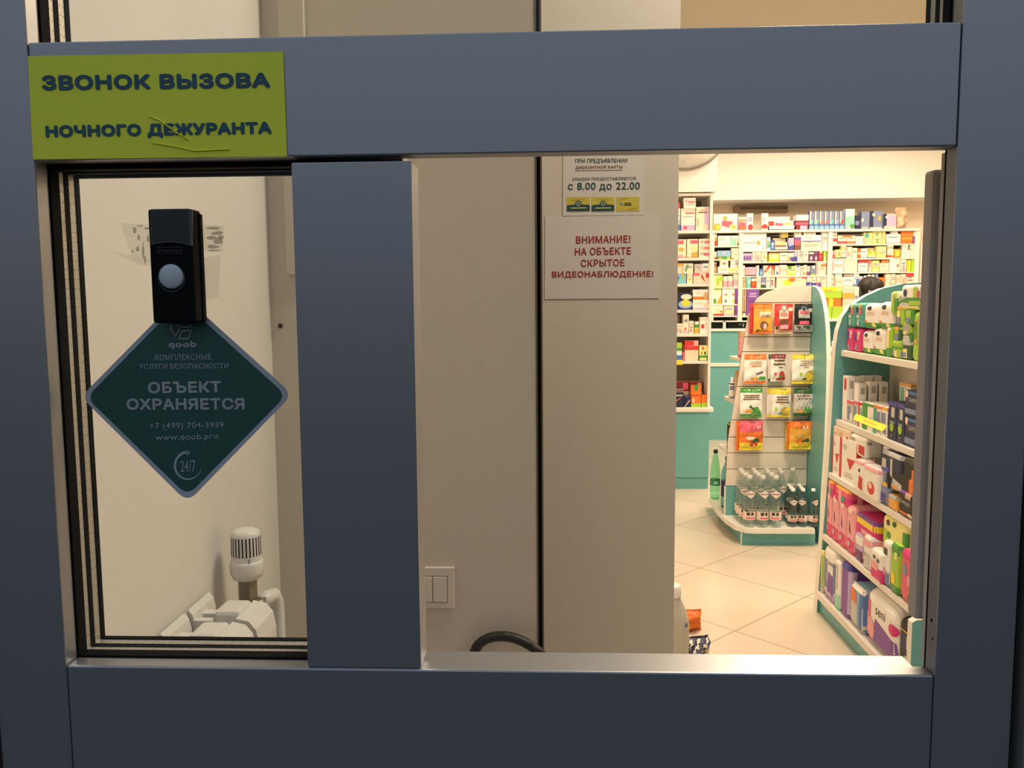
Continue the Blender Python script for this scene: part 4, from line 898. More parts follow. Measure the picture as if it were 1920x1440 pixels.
# small shelving seen through the slot between display and gondola
YS = 5.6
A = W(1553, 684, YS)
t = thing('narrow_shelf', 'small teal backed shelf glimpsed between the candy display and the gondola', 'shelf unit', (A.x, YS, 0))
mb = MB(); mb.box(-.25, .25, .30, .32, 0, W(1553, 597, YS).z - .001, m_tealw); mb.build('back_panel', t)
for v in (597, 684, 740, 800):
    z = W(1553, v, YS).z; mb = MB(); mb.box(-.25, .25, 0, .30, z - .022, z, m_shelf, .002); mb.build('shelf_board', t)
mb = MB(); mb.box(-.25, .25, .02, .3, 0, .12, m_tealw); mb.build('plinth', t)
for x in (-.25, .235): mb = MB(); mb.box(x, x + .015, 0.001, .30, 0.0, W(1553, 597, YS).z - .023, m_tealw); mb.build('side_panel', t)
for k, u in enumerate((1543, 1552.5, 1562)):
    B = W(u, 684, YS + .03); mb = pack('c', .034, .034, W(u, 640, YS).z - A.z, 'white', parse('w .35 .55 navy;w 0 .12 amber')); tag(mb.build('lotion_bottle', None, (B.x, YS + .03, A.z + .0005)), ['white bottle with navy band on the narrow shelf, left of three', 'white bottle with navy band on the narrow shelf, middle of three', 'white bottle with navy band on the narrow shelf, right of three'][k], 'bottle', 'white bottles on the narrow shelf')
z = W(1553, 740, YS).z
mb = pack('b', .07, .07, W(1553, 693, YS).z - z, 'pink', parse('l .2 .5 .8 .8 plum 2')); tag(mb.build('pink_carton', None, (A.x + .005, YS + .03, z + .0005)), 'dusty pink carton on the narrow shelf under the white bottles', 'carton')

face_row(YS, W(1553, 597, YS).z, ['1541,1560,575,0,lime', '1560.5,1580,575,0,lime', '1580.5,1601,559,0,peach', '1544,1577,559,575,orange|r .3 0 .55 1 yellow', '1541,1579,538,559,lime|w .6 1 yellow;r .15 .55 .5 .75 gold;r .75 .6 1 .9 lemon', '1580,1601,537,559,peach|w 0 .4 amber', '1602,1611,538,0,cream'], 'top board', 'narrow shelf', 'boxes on the narrow shelf', .16, .02)
# ------------------------------------------------------------------ candy display (free-standing unit with slatted front)
YD = 4.011; ZP = .10
m_edge_w = mat('white edge band', (0.84, 0.82, 0.77), .35)
t = thing('candy_display', 'free standing teal and white display with slatted front, hung candy bags and water bottles', 'display stand', (1.2, YD, 0))
def L(p): return (p[0] - 1.2, p[1] - YD)
edge = [(1.406, 3.728), (1.085, 3.728), (1.048, 3.735), (1.003, 3.797), (.98, 3.929), (.972, 4.12), (.985, 4.42), (1.02, 4.60), (1.406, 4.60)]
mb = MB(); mb.prism([L(p) for p in edge], ZP - .026, ZP, 'z', m_shelf); mb.build('base_shelf', t)
mb = MB(); mb.prism([L(p) for p in [(1.423, 3.774), (1.034, 3.774), (1.042, 4.448), (1.08, 4.56), (1.423, 4.56)]], 0, ZP - .027, 'z', m_tealw); mb.build('plinth', t)
mb = MB(); mb.box(1.030 - 1.2, 1.036 - 1.2, 3.771 - YD, 3.777 - YD, 0.002, ZP - .027, m_edge_w); mb.build('corner_strip', t)
# slatted end board: outline in x, z (cut into slats)
zlist = [1.29, 1.103, 1.021, 0.828, 0.640, 0.544, 0.454, 0.363, 0.266]
def lx(z):
    P = [(.103, .991), (.514, 1.005), (.784, 1.044), (1.081, 1.082), (1.227, 1.106), (1.315, 1.15), (1.352, 1.207), (1.377, 1.293), (1.384, 1.38)]
    for (a, xa), (b, xb) in zip(P, P[1:]):
        if a <= z <= b: return xa + (xb - xa) * (z - a) / (b - a)
    return P[0][1] if z < .103 else P[-1][1]
zs_ = [ .266] + [z for z in reversed(zlist) if z > .266] + [1.384]
xRt = 1.442
mb = MB()
for a, b in zip(zs_, zs_[1:]):
    a2 = a + .004; n = 8 if b > 1.2 else 2
    left = [(lx(a2 + (b - a2) * i / n) - 1.2, a2 + (b - a2) * i / n) for i in range(n + 1)]
    mb.prism(left + [(xRt - 1.2, b), (xRt - 1.2, a2)] if b < 1.38 else left + [(xRt - 1.2, 1.384), (xRt - 1.2, a2)], 0, .018, 'y', m_slat)
mb.build('slat_board', t)
mb = MB(); mb.prism([(lx(.27) - 1.2, .27)] + [(lx(z) - 1.2, z) for z in (.5, .8, 1.08, 1.22, 1.31, 1.35, 1.37)] + [(xRt - 1.2, 1.37), (xRt - 1.2, .27)], .010, .02, 'y', mat('slat groove', (.20, .165, .13), .6)); mb.build('groove_backing', t)
mb = MB(); mb.prism([(lx(.103) - 1.2, ZP), (lx(.266) - 1.2, .266), (xRt - 1.2, .266), (xRt - 1.2, ZP)], 0.002, .018, 'y', m_tealw); mb.box(lx(.2) - 1.2 - .003, lx(.2) - 1.2 + .002, -.002, .018, ZP, .266, m_edge_w); mb.build('lower_panel', t)
# left side wall of the unit behind the end board and its small side shelves
mb = MB(); mb.prism([(.05, ZP), (.05 - .02, 1.2), (xRt - 1.2, 1.2), (xRt - 1.2, ZP)], .03, .55, 'y', m_slat); mb.build('spine', t)
SH = []
for (u, v), x in (((1367, 667), 1.093), ((1358, 743), 1.063), ((1346, 832), 1.035)):
    p = XP(u, v, x); SH.append((x, p.z))
    mb = MB(); mb.prism([(x - 1.2 + .012, .022), (x - 1.2, .04), (x - 1.2, .40), (x - 1.2 + .015, .43), (.04, .43), (.04, .022)], p.z - .016, p.z, 'z', m_shelf); mb.build('side_shelf', t)
# curved right panel
prof = [(3.778, 0), (3.771, .27), (3.74, .55), (3.732, .80), (3.738, 1.0), (3.762, 1.145), (3.79, 1.23), (3.834, 1.30), (3.88, 1.345), (3.935, 1.372), (4.02, 1.384), (4.56, 1.384), (4.56, 0)]
def curved_panel(mb, prof, x0, x1, o, mside, medge, axis='x', rim=.012):
    pts = [(p[0] - o[0], p[1]) for p in prof]
    mb.prism(pts, x0, x1, axis, mside, medge)
mb = MB(); curved_panel(mb, prof, 1.444 - 1.2, 1.466 - 1.2, (YD,), m_tealw, m_edge_w); mb.build('curved_side_panel', t)
m_hook = mat('wire hook steel', (.30, .29, .28), .3, .8)
YH = YD
HOOKS = {}
def hook(xh, zh, n=.11):
    mb = MB(); mb.tube([(xh - 1.2, .0, zh), (xh - 1.2, -n, zh + .002), (xh - 1.2, -n - .004, zh + .012)], .0022, m_hook, 6); mb.build('hook', t)
# candy bags: u0, u1, vtop, vbottom, base, prints, words, how many behind, sideways shift of those behind
BAGS = [
 (1412, 1449, 569, 626, 'amber', 'w .84 1 orange;r .3 .55 .95 .74 peach;l .36 .56 .9 .62 brown 1;e .55 .28 .22 .14 brown;e .6 .24 .1 .1 peach;q .1 .05 .3 .05 .34 .12 .2 .16 darkgreen;w .02 .1 orange', 'orange and yellow candy bag, first of top row', [('red', -8, 'dark red candy bag mostly hidden behind the orange bag, top row')]),
 (1451, 1487.5, 569.5, 626, 'red', 'r .24 .5 .74 .8 peach;e .5 .84 .14 .12 gray;e .5 .84 .07 .06 white;r .24 .32 .74 .47 brown;r .3 .16 .74 .3 pink;r .72 .76 .98 .88 peach;w 0 .12 tan;r 0 .1 .26 .26 tan;e .15 .2 .08 .06 dark;l .3 .6 .7 .7 rose 2', 'red candy bag with pale label, middle of top row', []),
 (1488.5, 1524, 569.5, 625, 'black', 'r .2 .52 .84 .8 silver;e .5 .82 .16 .1 slate;e .5 .82 .1 .06 black;r .76 .72 .99 .84 silver;r .26 .3 .8 .42 rose;w .04 .28 gray;e .22 .2 .12 .06 dark;l .28 .66 .76 .76 rose 1;q .5 .18 .9 .12 .9 .26 .5 .26 darkgreen', 'black candy bag with silver label, right of top row', []),
 (1394.5, 1438, 664, 719, 'white', 'w .82 1 orange;w 0 .08 orange;l .2 .66 .8 .76 tan 2;r .3 .58 .78 .61 orange;q .28 .12 .6 .1 .62 .22 .3 .2 amber;q .6 .14 .98 .12 .95 .24 .7 .24 green;q .5 .3 .85 .36 .84 .42 .52 .35 plum', 'white candy bag with orange top, left of second row', []),
 (1444, 1474, 664, 715, 'white', 'w .84 1 maroon;l .16 .6 .96 .8 brown 2;r .5 .5 .8 .54 brown;e .74 .24 .2 .14 red;e .3 .28 .1 .06 rose;q .35 .04 .98 .04 .98 .16 .4 .12 red;q .5 .12 .75 .14 .7 .26 .55 .2 green', 'white candy bag with maroon top, middle of second row', [('darkgreen', -5, 'dark green candy bag mostly hidden behind the maroon topped bag')]),
 (1484, 1530, 664, 719.5, 'white', 'w .84 1 yellow;w 0 .12 yellow;l .3 .62 .95 .8 tan 3;r .5 .54 .72 .58 amber;e .8 .26 .24 .2 gold;e .66 .24 .16 .14 yellow;e .36 .34 .06 .06 lime;q .4 .13 .62 .13 .55 .22 .5 .2 darkgreen', 'white candy bag with yellow top and lemon picture, right of second row', []),
 (1386.5, 1430, 727, 782, 'white', 'w .84 1 green;w 0 .10 green;l .12 .6 .9 .76 brown 3;q .22 .16 .5 .14 .58 .26 .25 .26 amber;q .5 .12 .98 .12 .8 .36 .62 .34 green;q .4 .36 .66 .2 .7 .22 .46 .42 darkgreen', 'white candy bag with green top, left of third row', []),
 (1446, 1484, 728, 782, 'white', 'w .80 1 yellow;w 0 .07 yellow;l .2 .5 .9 .72 brown 3;r .4 .46 .66 .5 amber;e .72 .2 .26 .16 gold;e .84 .22 .14 .14 yellow;e .2 .3 .06 .06 lime;q .3 .1 .55 .1 .5 .2 .45 .18 green', 'white candy bag with yellow top and lemon picture, middle of third row', [('yellow', -5, 'yellow edged candy bag second in the middle stack, third row'), ('yellow', -10, 'yellow edged candy bag third in the middle stack, third row')]),
 (1486.5, 1525, 728, 780, 'tan', 'w .82 1 darkgreen;w 0 .10 darkgreen;r .04 .12 .98 .8 silver;l .12 .6 .9 .76 brown 2;q .18 .16 .5 .14 .56 .26 .2 .26 amber;q .46 .12 .98 .12 .8 .36 .62 .34 green', 'shaded white candy bag with dark green top, right of third row', []),  # tan and silver put the shade into this white bag's colours
 (1385, 1432, 789, 844, 'orange', 'w .62 1 rose;w .5 .62 orange;w 0 .26 yellow;r .7 .74 .92 .86 pink;e .58 .22 .2 .1 red;q .5 .28 .85 .28 .8 .42 .6 .4 darkgreen;e .45 .42 .2 .06 peach', 'red and orange candy bag, left of bottom row', [('orange', -6, 'orange candy bag mostly hidden behind the red and orange bag')]),
 (1479, 1522, 790, 843, 'amber', 'w .76 1 orange;w 0 .26 yellow;r .58 .74 .84 .86 peach;e .5 .28 .22 .1 orange;q .5 .28 .9 .3 .88 .42 .6 .36 darkgreen;e .45 .48 .25 .06 gold', 'orange and yellow candy bag, right of bottom row', [('orange', -5, 'orange candy bag second behind the right bag of bottom row'), ('gold', -9, 'yellow candy bag third behind the right bag of bottom row')]),
]
for (u0, u1, vt, vb, base, dec, words_, behind) in BAGS:
    zt_ = W((u0 + u1) / 2, vt, YD - .07).z
    hook((W(u0, vt, YD - .05).x + W(u1, vt, YD - .05).x) / 2, zt_ - .008, .13)
    layers = [(base, 0, words_, dec)] + [(b, sh, wd, 'w .82 1 %s;w 0 .1 %s' % ((b, b))) for b, sh, wd in behind]
    for k, (b, sh, wd, dc) in enumerate(layers):
        y = YD - .057 + (0, .0260, .0395)[k]
        A = W(u0 + sh, vb, y); B = W(u1 + sh * (.5 if k else 1), vt, y)
        base_ = b if k == 0 else ('white' if b in ('yellow', 'darkgreen') else b)
        mb = pack('p', B.x - A.x, (.024 if k == 0 else .011), B.z - A.z, base_, parse(dc))
        o = tag(mb.build('candy_bag', None, ((A.x + B.x) / 2, y - .010, A.z)), wd + ', candy display' if len(wd.split()) < 14 else wd, 'candy bag', 'candy bags on the display')
        o.rotation_euler = (0, 0, random.uniform(-.05, .05)); 
# items on the side shelves
mb = pack('b', .085, .06, .155, 'pink', parse('w .75 1 tan;e .4 .4 .1 .12 rose;w 0 .1 rose;l .2 .55 .8 .7 peach 2')); tag(mb.build('pink_carton', None, (1.155, YD + .22, SH[0][1] + .0005)), 'faded pink carton on the upper side shelf of the candy display', 'carton')
A = XP(1369, 745, 1.085); mb = pack('c', .036, .036, .125, 'white', parse('w .4 .6 slate;w 0 .1 slate;w .66 .72 navy')); tag(mb.build('lotion_bottle', None, (1.085, YD + .27, SH[1][1] + .0005)), 'slim white bottle with blue neck on the middle side shelf of the candy display', 'bottle')
mb = pack('b', .07, .05, .17, 'tan', parse('r .55 .72 .9 .9 red;w 0 .04 brown;l .2 .3 .8 .5 brown 2')); tag(mb.build('tan_carton', None, (1.125, YD + .20, SH[1][1] + .0005)), 'tan carton with red mark on the middle side shelf of the candy display', 'carton')
mb = pack('b', .075, .05, .16, 'black', parse('r 0 0 .16 .85 red;r .2 .3 .9 .5 silver;e .55 .68 .2 .1 gray;r .3 .08 .8 .2 silver;w .94 1 lime')); tag(mb.build('black_carton', None, (1.085, YD + .18, SH[2][1] + .0005)), 'black and white carton on the lower side shelf of the candy display', 'carton')

# ------------------------------------------------------------------ bottled water
m_pet = clear_mat('clear water bottle', (0.88, 0.93, 0.925), 1.4, .06, .05, (.55, .66, .64))
m_petd = clear_mat('dark water bottle', (0.66, 0.75, 0.76), 1.4, .06, .08, (.24, .32, .32))
m_petg = clear_mat('green mineral bottle', (0.62, 0.93, 0.74), 1.2, .05, .22, (.25, .70, .48))
m_petb = clear_mat('blue tinted bottle', (0.45, 0.75, 0.75), 1.2, .05, .25, (.12, .38, .42))
m_pink = mat('pinkish white label', (0.78, 0.66, 0.60), .5)
def bottle(name, lab, r, h, mbody, cap, loc, group):
    t = thing(name, lab, 'bottle', loc, 0, group)
    mb = MB(); mb.lathe([(r * .5, .004), (r * .92, 0), (r, h * .05), (r * .97, h * .12), (r, h * .16), (r, h * .30), (r * .94, h * .34), (r * .94, h * .56), (r, h * .60), (r * .98, h * .68), (r * .8, h * .78), (r * .48, h * .87), (r * .36, h * .91), (r * .36, h * .93)], mbody, 16); mb.build('body', t)
    mb = MB(); mb.lathe([(r * .42, h * .93), (r * .44, h * .935), (r * .42, h * .995), (r * .36, h)], cap, 12); mb.build('cap', t)
    mb = MB(); mb.lathe([(r * 1.01, h * .15), (r * 1.015, h * .20), (r * 1.015, h * .29), (r * 1.01, h * .31)], m_pink, 16, cap=False)
    for i, (a, b) in enumerate(((-125, -95), (-85, -60))):
        n = 4; vs_ = []
        for q in range(n + 1):
            an = math.radians(a + (b - a) * q / n)
            for z in (.24, .30): vs_.append((r * 1.03 * math.cos(an), r * 1.03 * math.sin(an), h * z))
        mb.add(vs_, [(2 * q, 2 * q + 1, 2 * q + 3, 2 * q + 2) for q in range(n)], 'dark')
    n = 5; vs_ = []
    for q in range(n + 1):
        an = math.radians(-130 + 80 * q / n)
        for z in (.175, .205): vs_.append((r * 1.03 * math.cos(an), r * 1.03 * math.sin(an), h * z))
    mb.add(vs_, [(2 * q, 2 * q + 1, 2 * q + 3, 2 * q + 2) for q in range(n)], 'rose'); mb.build('label', t)
    mb = MB()                                                # diamond neck label
    vs_ = []; n = 8
    for q in range(n + 1):
        s_ = q / n * 2 - 1; an = math.radians(-90 + 52 * s_); zz_ = .10 * (1 - abs(s_)) + .012; rr_ = r * .99
        for z in (.66 - zz_ * .8, .66 + zz_ * .6): vs_.append((rr_ * 1.03 * math.cos(an), rr_ * 1.03 * math.sin(an), h * z))
    mb.add(vs_, [(2 * q, 2 * q + 1, 2 * q + 3, 2 * q + 2) for q in range(n)], m_pink)
    vs_ = []
    for q in range(n + 1):
        s_ = q / n * 2 - 1; an = math.radians(-90 + 40 * s_)
        for z in (.648, .662): vs_.append((r * 1.035 * math.cos(an), r * 1.035 * math.sin(an), h * z))
    mb.add(vs_, [(2 * q, 2 * q + 1, 2 * q + 3, 2 * q + 2) for q in range(n)], 'plum'); mb.build('neck_label', t)
    return t
rowname = ['front row', 'second row', 'third row', 'back row']
big = bottle('water_bottle', 'clear large water bottle, first from left, front row, on the display base', .0325, .278, m_pet, 'silver', (1.085, 3.80, ZP + .0005), 'large water bottles on the display base')
for r in range(4):
    n = [3, 3, 4, 5][r]
    for c in range(n):
        x = W(1406 + c * 24.3 - (0, 8, 14, 17)[r], 900, 3.774 + r * .065).x; y = 3.774 + r * .0652 + random.uniform(-.003, .003)
        lab = 'clear large water bottle, %s from left, %s, on the display base' % (ORD[c], rowname[r])
        if r == 0 and c == 0: big.location = (x, y, ZP + .0005); continue
        copy_thing(big, (x, y, ZP + .0005), random.uniform(-.25, .25), lab)
small = bottle('small_water_bottle', 'x', .0262, .205, m_petd, 'white', (0, 0, ZP + .0005), 'small water bottles on the display base')
first = True
for r in range(3):
    for c in range(3):
        x = W(1486 + c * 19.0 - r * 3.0, 950, 3.785 + r * .05).x; y = 3.785 + r * .055 + random.uniform(-.003, .003)
        if x > 1.4165: continue
        lab = 'dark small water bottle, %s from left, %s, right side of the display base' % (ORD[c], ('front row', 'middle row', 'back row')[r])
        if first: small.location = (x, y, ZP + .0005); small['label'] = lab; first = False
        else: copy_thing(small, (x, y, ZP + .0005), random.uniform(-.5, .5), lab)
O = G(1340.5, 937, ZP)
t = thing('mineral_water_bottle', 'tall green mineral water bottle at the left rear corner of the display base', 'bottle', (O.x + .006, O.y + .03, ZP + .0005))
h = W(1340, 843, O.y + .03).z - ZP; r = .031
mb = MB(); mb.lathe([(r * .6, .004), (r * .95, 0), (r, h * .05), (r, h * .5), (r * .92, h * .62), (r * .55, h * .84), (r * .33, h * .90), (r * .33, h * .93)], m_petg, 18); mb.build('body', t)
mb = MB(); mb.lathe([(r * .42, h * .93), (r * .42, h * .99), (r * .36, h)], 'black', 12); mb.build('cap', t)
mb = MB(); mb.lathe([(r * 1.012, h * .28), (r * 1.012, h * .40)], mat('green bottle label', (.03, .22, .12), .4), 18, cap=False); vs_ = []
for q in range(5):
    an = math.radians(-115 + 50 * q / 4)
    for z in (.31, .37): vs_.append((r * 1.03 * math.cos(an), r * 1.03 * math.sin(an), h * z))
mb.add(vs_, [(2 * q, 2 * q + 1, 2 * q + 3, 2 * q + 2) for q in range(4)], 'mint'); mb.build('label', t)
t = thing('soda_bottle', 'blue green bottle with navy label behind the green bottle on the display base', 'bottle', (1.045, 4.20, ZP + .0005))
mb = MB(); h = .30; r = .036; mb.lathe([(r * .6, .004), (r * .95, 0), (r, h * .05), (r, h * .6), (r * .85, h * .74), (r * .4, h * .88), (r * .36, h * .93)], m_petb, 18); mb.build('body', t)
mb = MB(); mb.lathe([(r * .42, h * .93), (r * .42, h * .99), (r * .36, h)], 'blue', 12); mb.build('cap', t)
mb = MB(); mb.lathe([(r * 1.012, h * .22), (r * 1.012, h * .52)], 'navy', 18, cap=False); mb.build('label', t)

# ------------------------------------------------------------------ right gondola
GY1, GY0 = 2.80, 1.86; XG = 1.60
t = thing('hygiene_gondola', 'teal and white gondola of five shelves with hygiene packs, right of the aisle', 'gondola shelf', (XG, (GY0 + GY1) / 2, 0))
oy = (GY0 + GY1) / 2
P = [(1.122, 0), (1.129, .149), (1.139, .344), (1.153, .604), (1.16, .827), (1.164, 1.0), (1.168, 1.113), (1.176, 1.18), (1.192, 1.235), (1.22, 1.275), (1.282, 1.318), (1.345, 1.347), (1.429, 1.366), (1.56, 1.372), (1.70, 1.36), (1.80, 1.30), (1.85, 1.2), (1.86, 0)]
pp = [(x - XG, z) for x, z in P]
mb = MB(); mb.prism(pp, GY1 - oy + .0, GY1 - oy + .045, 'y', m_tealw, m_edge_w); mb.build('end_panel', t)
mb = MB()
for z in [.70 + .032 * i for i in range(9)]:
    mb.ball((1.215 - XG, GY1 - oy - .0002, z), .0028, .0006, .0028, m_shade, 8, 4); mb.ball((1.36 - XG, GY1 - oy - .0002, z), .0028, .0006, .0028, m_shade, 8, 4)
mb.build('peg_hole', t)
mb = MB(); mb.prism([(1.087 - XG, 0), (1.087 - XG, .338), (1.10 - XG, .346), (1.15 - XG, .35), (1.30 - XG, .40), (1.44 - XG, .40), (1.44 - XG, 0)], GY0 - oy - .03, GY0 - oy, 'y', m_tealw, m_edge_w); mb.build('near_panel', t)
XBK = W(1668, 700, GY1).x
mb = MB(); mb.box(XBK - XG, XBK - XG + .02, GY0 - oy, GY1 - oy, .08, 1.30, m_slat); mb.build('back_panel', t)
GS = [(1.190, 1.100), (1.176, .818), (1.154, .597), (1.137, .337), (1.120, .092)]
for k, (x, z) in enumerate(GS):
    mb = MB(); mb.box(x - XG, XBK - XG, GY0 - oy, GY1 - oy - .0005, z - (.024 if k < 4 else .03), z, m_shelf, .002); mb.build('shelf_board', t)
mb = MB(); mb.box(1.135 - XG, XBK - XG, GY0 - oy, GY1 - oy - .0005, 0, .06, m_tealw); mb.build('plinth', t)
A = XP(1634, 792, 1.174)
t2 = thing('price_tag', 'yellow price strip sticking out from the second gondola shelf', 'price tag', (1.175, A.y, .812))
c4 = [XP(1605, 776, 1.170), XP(1664, 799, 1.172), XP(1654, 809, 1.150), XP(1600, 787, 1.150)]
mb = MB(); P4 = [p - Vector(t2.location) for p in c4]; mb.add(P4 + [p + Vector((0, 0, .0012)) for p in P4], [(0, 1, 2, 3), (7, 6, 5, 4), (0, 4, 5, 1), (1, 5, 6, 2), (2, 6, 7, 3), (3, 7, 4, 0)], 'yellow'); mb.build('strip', t2)
mb = MB(); nrm = (P4[1] - P4[0]).cross(P4[3] - P4[0]).normalized(); nrm = -nrm if nrm.x > 0 else nrm
ux = (P4[1] - P4[0]); uz = (P4[0] - P4[3]); mb.add([P4[3] + ux * a + uz * b + nrm * .0016 for a, b in ((.3, .4), (.72, .4), (.72, .62), (.3, .62))], [(0, 1, 2, 3)], 'gold'); mb.build('lettering', t2)

SHN = ['top shelf', 'second shelf', 'third shelf', 'fourth shelf', 'bottom shelf']
def gitem(k, u0, u1, vt, base, style, dec, lab, lift=0, dep=.12, back=0.012, name='hygiene_pack', cat='pack', dz=0, tilt=0, near=None):
    """a pack on gondola shelf k with its face to the aisle; u0..u1 photo extent along the shelf edge, vt its top"""
    xf, zs0_ = GS[k]; x = xf + back
    zb = zs0_ + lift + .0005
    um = (u0 + u1) / 2
    def yat(u):
        d = ray(u, 560 + (CAM.z - zb) * FPX / ((x) * FPX / max(u - 1027, 1)))
        return CAM.y + d.y * (x - CAM.x) / d.x
    ya, yb_ = yat(u0), yat(u1)
    ya = min(ya, GY1 - .004); yb_ = max(yb_, GY0 + .002)
    w = max(ya - yb_ - .002, .012); ym = (ya + yb_) / 2
    p = XP(um, vt, x); zt_ = CAM.z + (569 - vt + .0088 * (um - 1027) * -1 * 0) * 0
    # top height from the pixel at the pack's own distance
    d = ray(um, vt); zt_ = CAM.z + d.z * (x - CAM.x) / d.x
    if k > 0 and x + dep > GS[k - 1][0]: zt_ = min(zt_, GS[k - 1][1] - .026)
    h = max(zt_ - zb, .02)
    mb = pack(style, w, dep, h, base, parse(dec), ';'.join(q for q in dec.split(';') if q.split()[0] in 'rlwx') if near is None else near)
    o = tag(mb.build(name, None, (x, ym, zb + dz), -math.pi / 2), lab, cat, 'hygiene packs on the gondola')
    if tilt: o.rotation_euler = (0, tilt, -math.pi / 2)
    return o, h
WP = 'e .42 .82 .16 .09 navy;w 0 .24 green;e .75 .14 .14 .12 lemon;l .25 .55 .8 .66 tan 2;e .2 .28 .08 .05 orange'
TP = 'q .05 .65 .4 .6 .4 .85 .1 .85 navy;e .62 .88 .16 .08 amber;q .5 .55 .85 .55 .85 .8 .6 .82 rose;r .2 .4 .6 .52 silver;q .3 .08 .55 .08 .6 .34 .4 .36 silver'
MP = 'q .05 .5 .4 .45 .4 .85 .1 .85 indigo;e .7 .8 .16 .1 peach;r .5 .55 .8 .7 pink;q .3 .1 .5 .1 .55 .3 .4 .3 aqua'
# top shelf, lower tier then upper tier
_, h0 = gitem(0, 1586, 1599, 614, 'magenta', 'k', MP, 'magenta pack in the far corner, lower tier, top gondola shelf', dep=.07)
gitem(0, 1599.5, 1614, 616, 'magenta', 'k', MP, 'second magenta pack beside the corner one, lower tier, top gondola shelf', dep=.07)
gitem(0, 1615, 1634, 620, 'white', 'k', WP, 'white pack with navy diamond next to the magenta packs, lower tier, top gondola shelf', dep=.09)
gitem(0, 1635, 1659, 615, 'white', 'k', WP, 'white pack with navy diamond beside the green bundles, lower tier, top gondola shelf', dep=.09)
lf = .095
gitem(0, 1588, 1602, 569, 'teal', 'k', TP, 'teal pack in the far corner, upper tier, top gondola shelf', lf, .07)
gitem(0, 1602.5, 1617.5, 568, 'teal', 'k', TP, 'second teal pack from the corner, upper tier, top gondola shelf', lf, .07)
gitem(0, 1618.5, 1645, 569, 'white', 'k', WP, 'white pack with navy diamond beside the teal packs, upper tier, top gondola shelf', lf, .10)
gitem(0, 1645.5, 1672, 566, 'white', 'k', WP, 'white pack with navy diamond against the green stack, upper tier, top gondola shelf', lf, .10)
LG = 'w .55 1 lime;e .5 .3 .3 .2 dark;r .15 .6 .6 .8 lemon;r .2 .1 .7 .28 lemon;q .55 .0 .95 .0 .95 .3 .6 .4 darkgreen'
gitem(0, 1660, 1670, 612, 'lime', 'k', 'w 0 .3 green;r .2 .3 .7 .9 lemon;e .6 .92 .3 .06 white', 'upright lime pack at the foot of the green stack, top gondola shelf', 0, .10)
gitem(0, 1670.5, 1690, 636, 'lime', 'k', 'w .7 1 lime;r .3 .05 .6 .4 lemon;r .0 .1 .3 .4 slate;w .5 .6 green', 'lime bundle at the base of the green stack, top gondola shelf', 0, .12)
gitem(0, 1690.5, 1708, 640, 'darkgreen', 'k', 'r .1 .1 .6 .6 lemon;r .15 .15 .5 .4 slate;w .8 1 gray', 'dark green wrapped bundle at the base of the green stack, top gondola shelf', 0, .12)
gitem(0, 1709, 1728, 584, 'lime', 'k', 'r .1 .35 .55 .85 gold;l .2 .45 .45 .8 green 1;w 0 .3 lime;r .8 .3 1 .6 orange', 'tall lime pack at the near end of the green stack, top gondola shelf', 0, .12)
for (u0_, u1_, vt_, lf_, b_, d_, n_) in (
    (1674, 1690, 603, .052, 'lime', 'w .75 1 darkgreen;r .1 .62 .7 .78 amber;e .4 .25 .25 .2 slate;q .6 0 1 0 1 .6 .7 .7 darkgreen', 'lime bundle with orange strip, second tier of the green stack'),
    (1690.5, 1707, 622, .040, 'green', 'e .5 .5 .42 .4 silver;w 0 .2 dark;w .88 1 dark', 'green wrapped roll with silvery window, second tier of the green stack'),
    (1691, 1707.5, 601, .073, 'lime', 'e .5 .55 .36 .3 gray;w 0 .2 dark;r .1 .2 .6 .4 lemon', 'lime roll with grey window, third tier of the green stack'),
    (1679, 1694, 566, .108, 'lime', 'w .8 1 darkgreen;r .2 .7 .8 .84 amber;e .4 .25 .25 .18 slate;r .1 .4 .6 .65 lemon', 'lime bundle with orange strip near the top of the green stack'),
    (1695, 1712, 576, .110, 'green', 'r .1 .45 .75 .85 lime;e .4 .35 .25 .16 slate;w 0 .14 dark', 'green roll with lime label near the top of the green stack'),
    (1668, 1682, 546, .150, 'lime', 'r .0 .55 .4 .98 cream;w 0 .4 lime;r .6 0 1 .7 green', 'lime and cream pack on the upper left of the green stack'),
    (1683, 1726, 553, .168, 'green', 'q 0 .5 .5 .9 .5 1 0 .8 gray;e .3 .3 .25 .2 silver;r .5 .3 1 .6 lime;w 0 .25 lemon', 'shiny green wide bundle near the top of the green stack'),
    (1689, 1729, 534, .198, 'white', 'e .2 .5 .09 .25 navy;r .6 .2 .8 .9 lime;e .85 .4 .07 .25 magenta;w 0 .12 green', 'white pack with dark emblem lying topmost on the green stack')):
    gitem(0, u0_, u1_, vt_, b_, 'k', d_, n_, lf_, .13, .014)
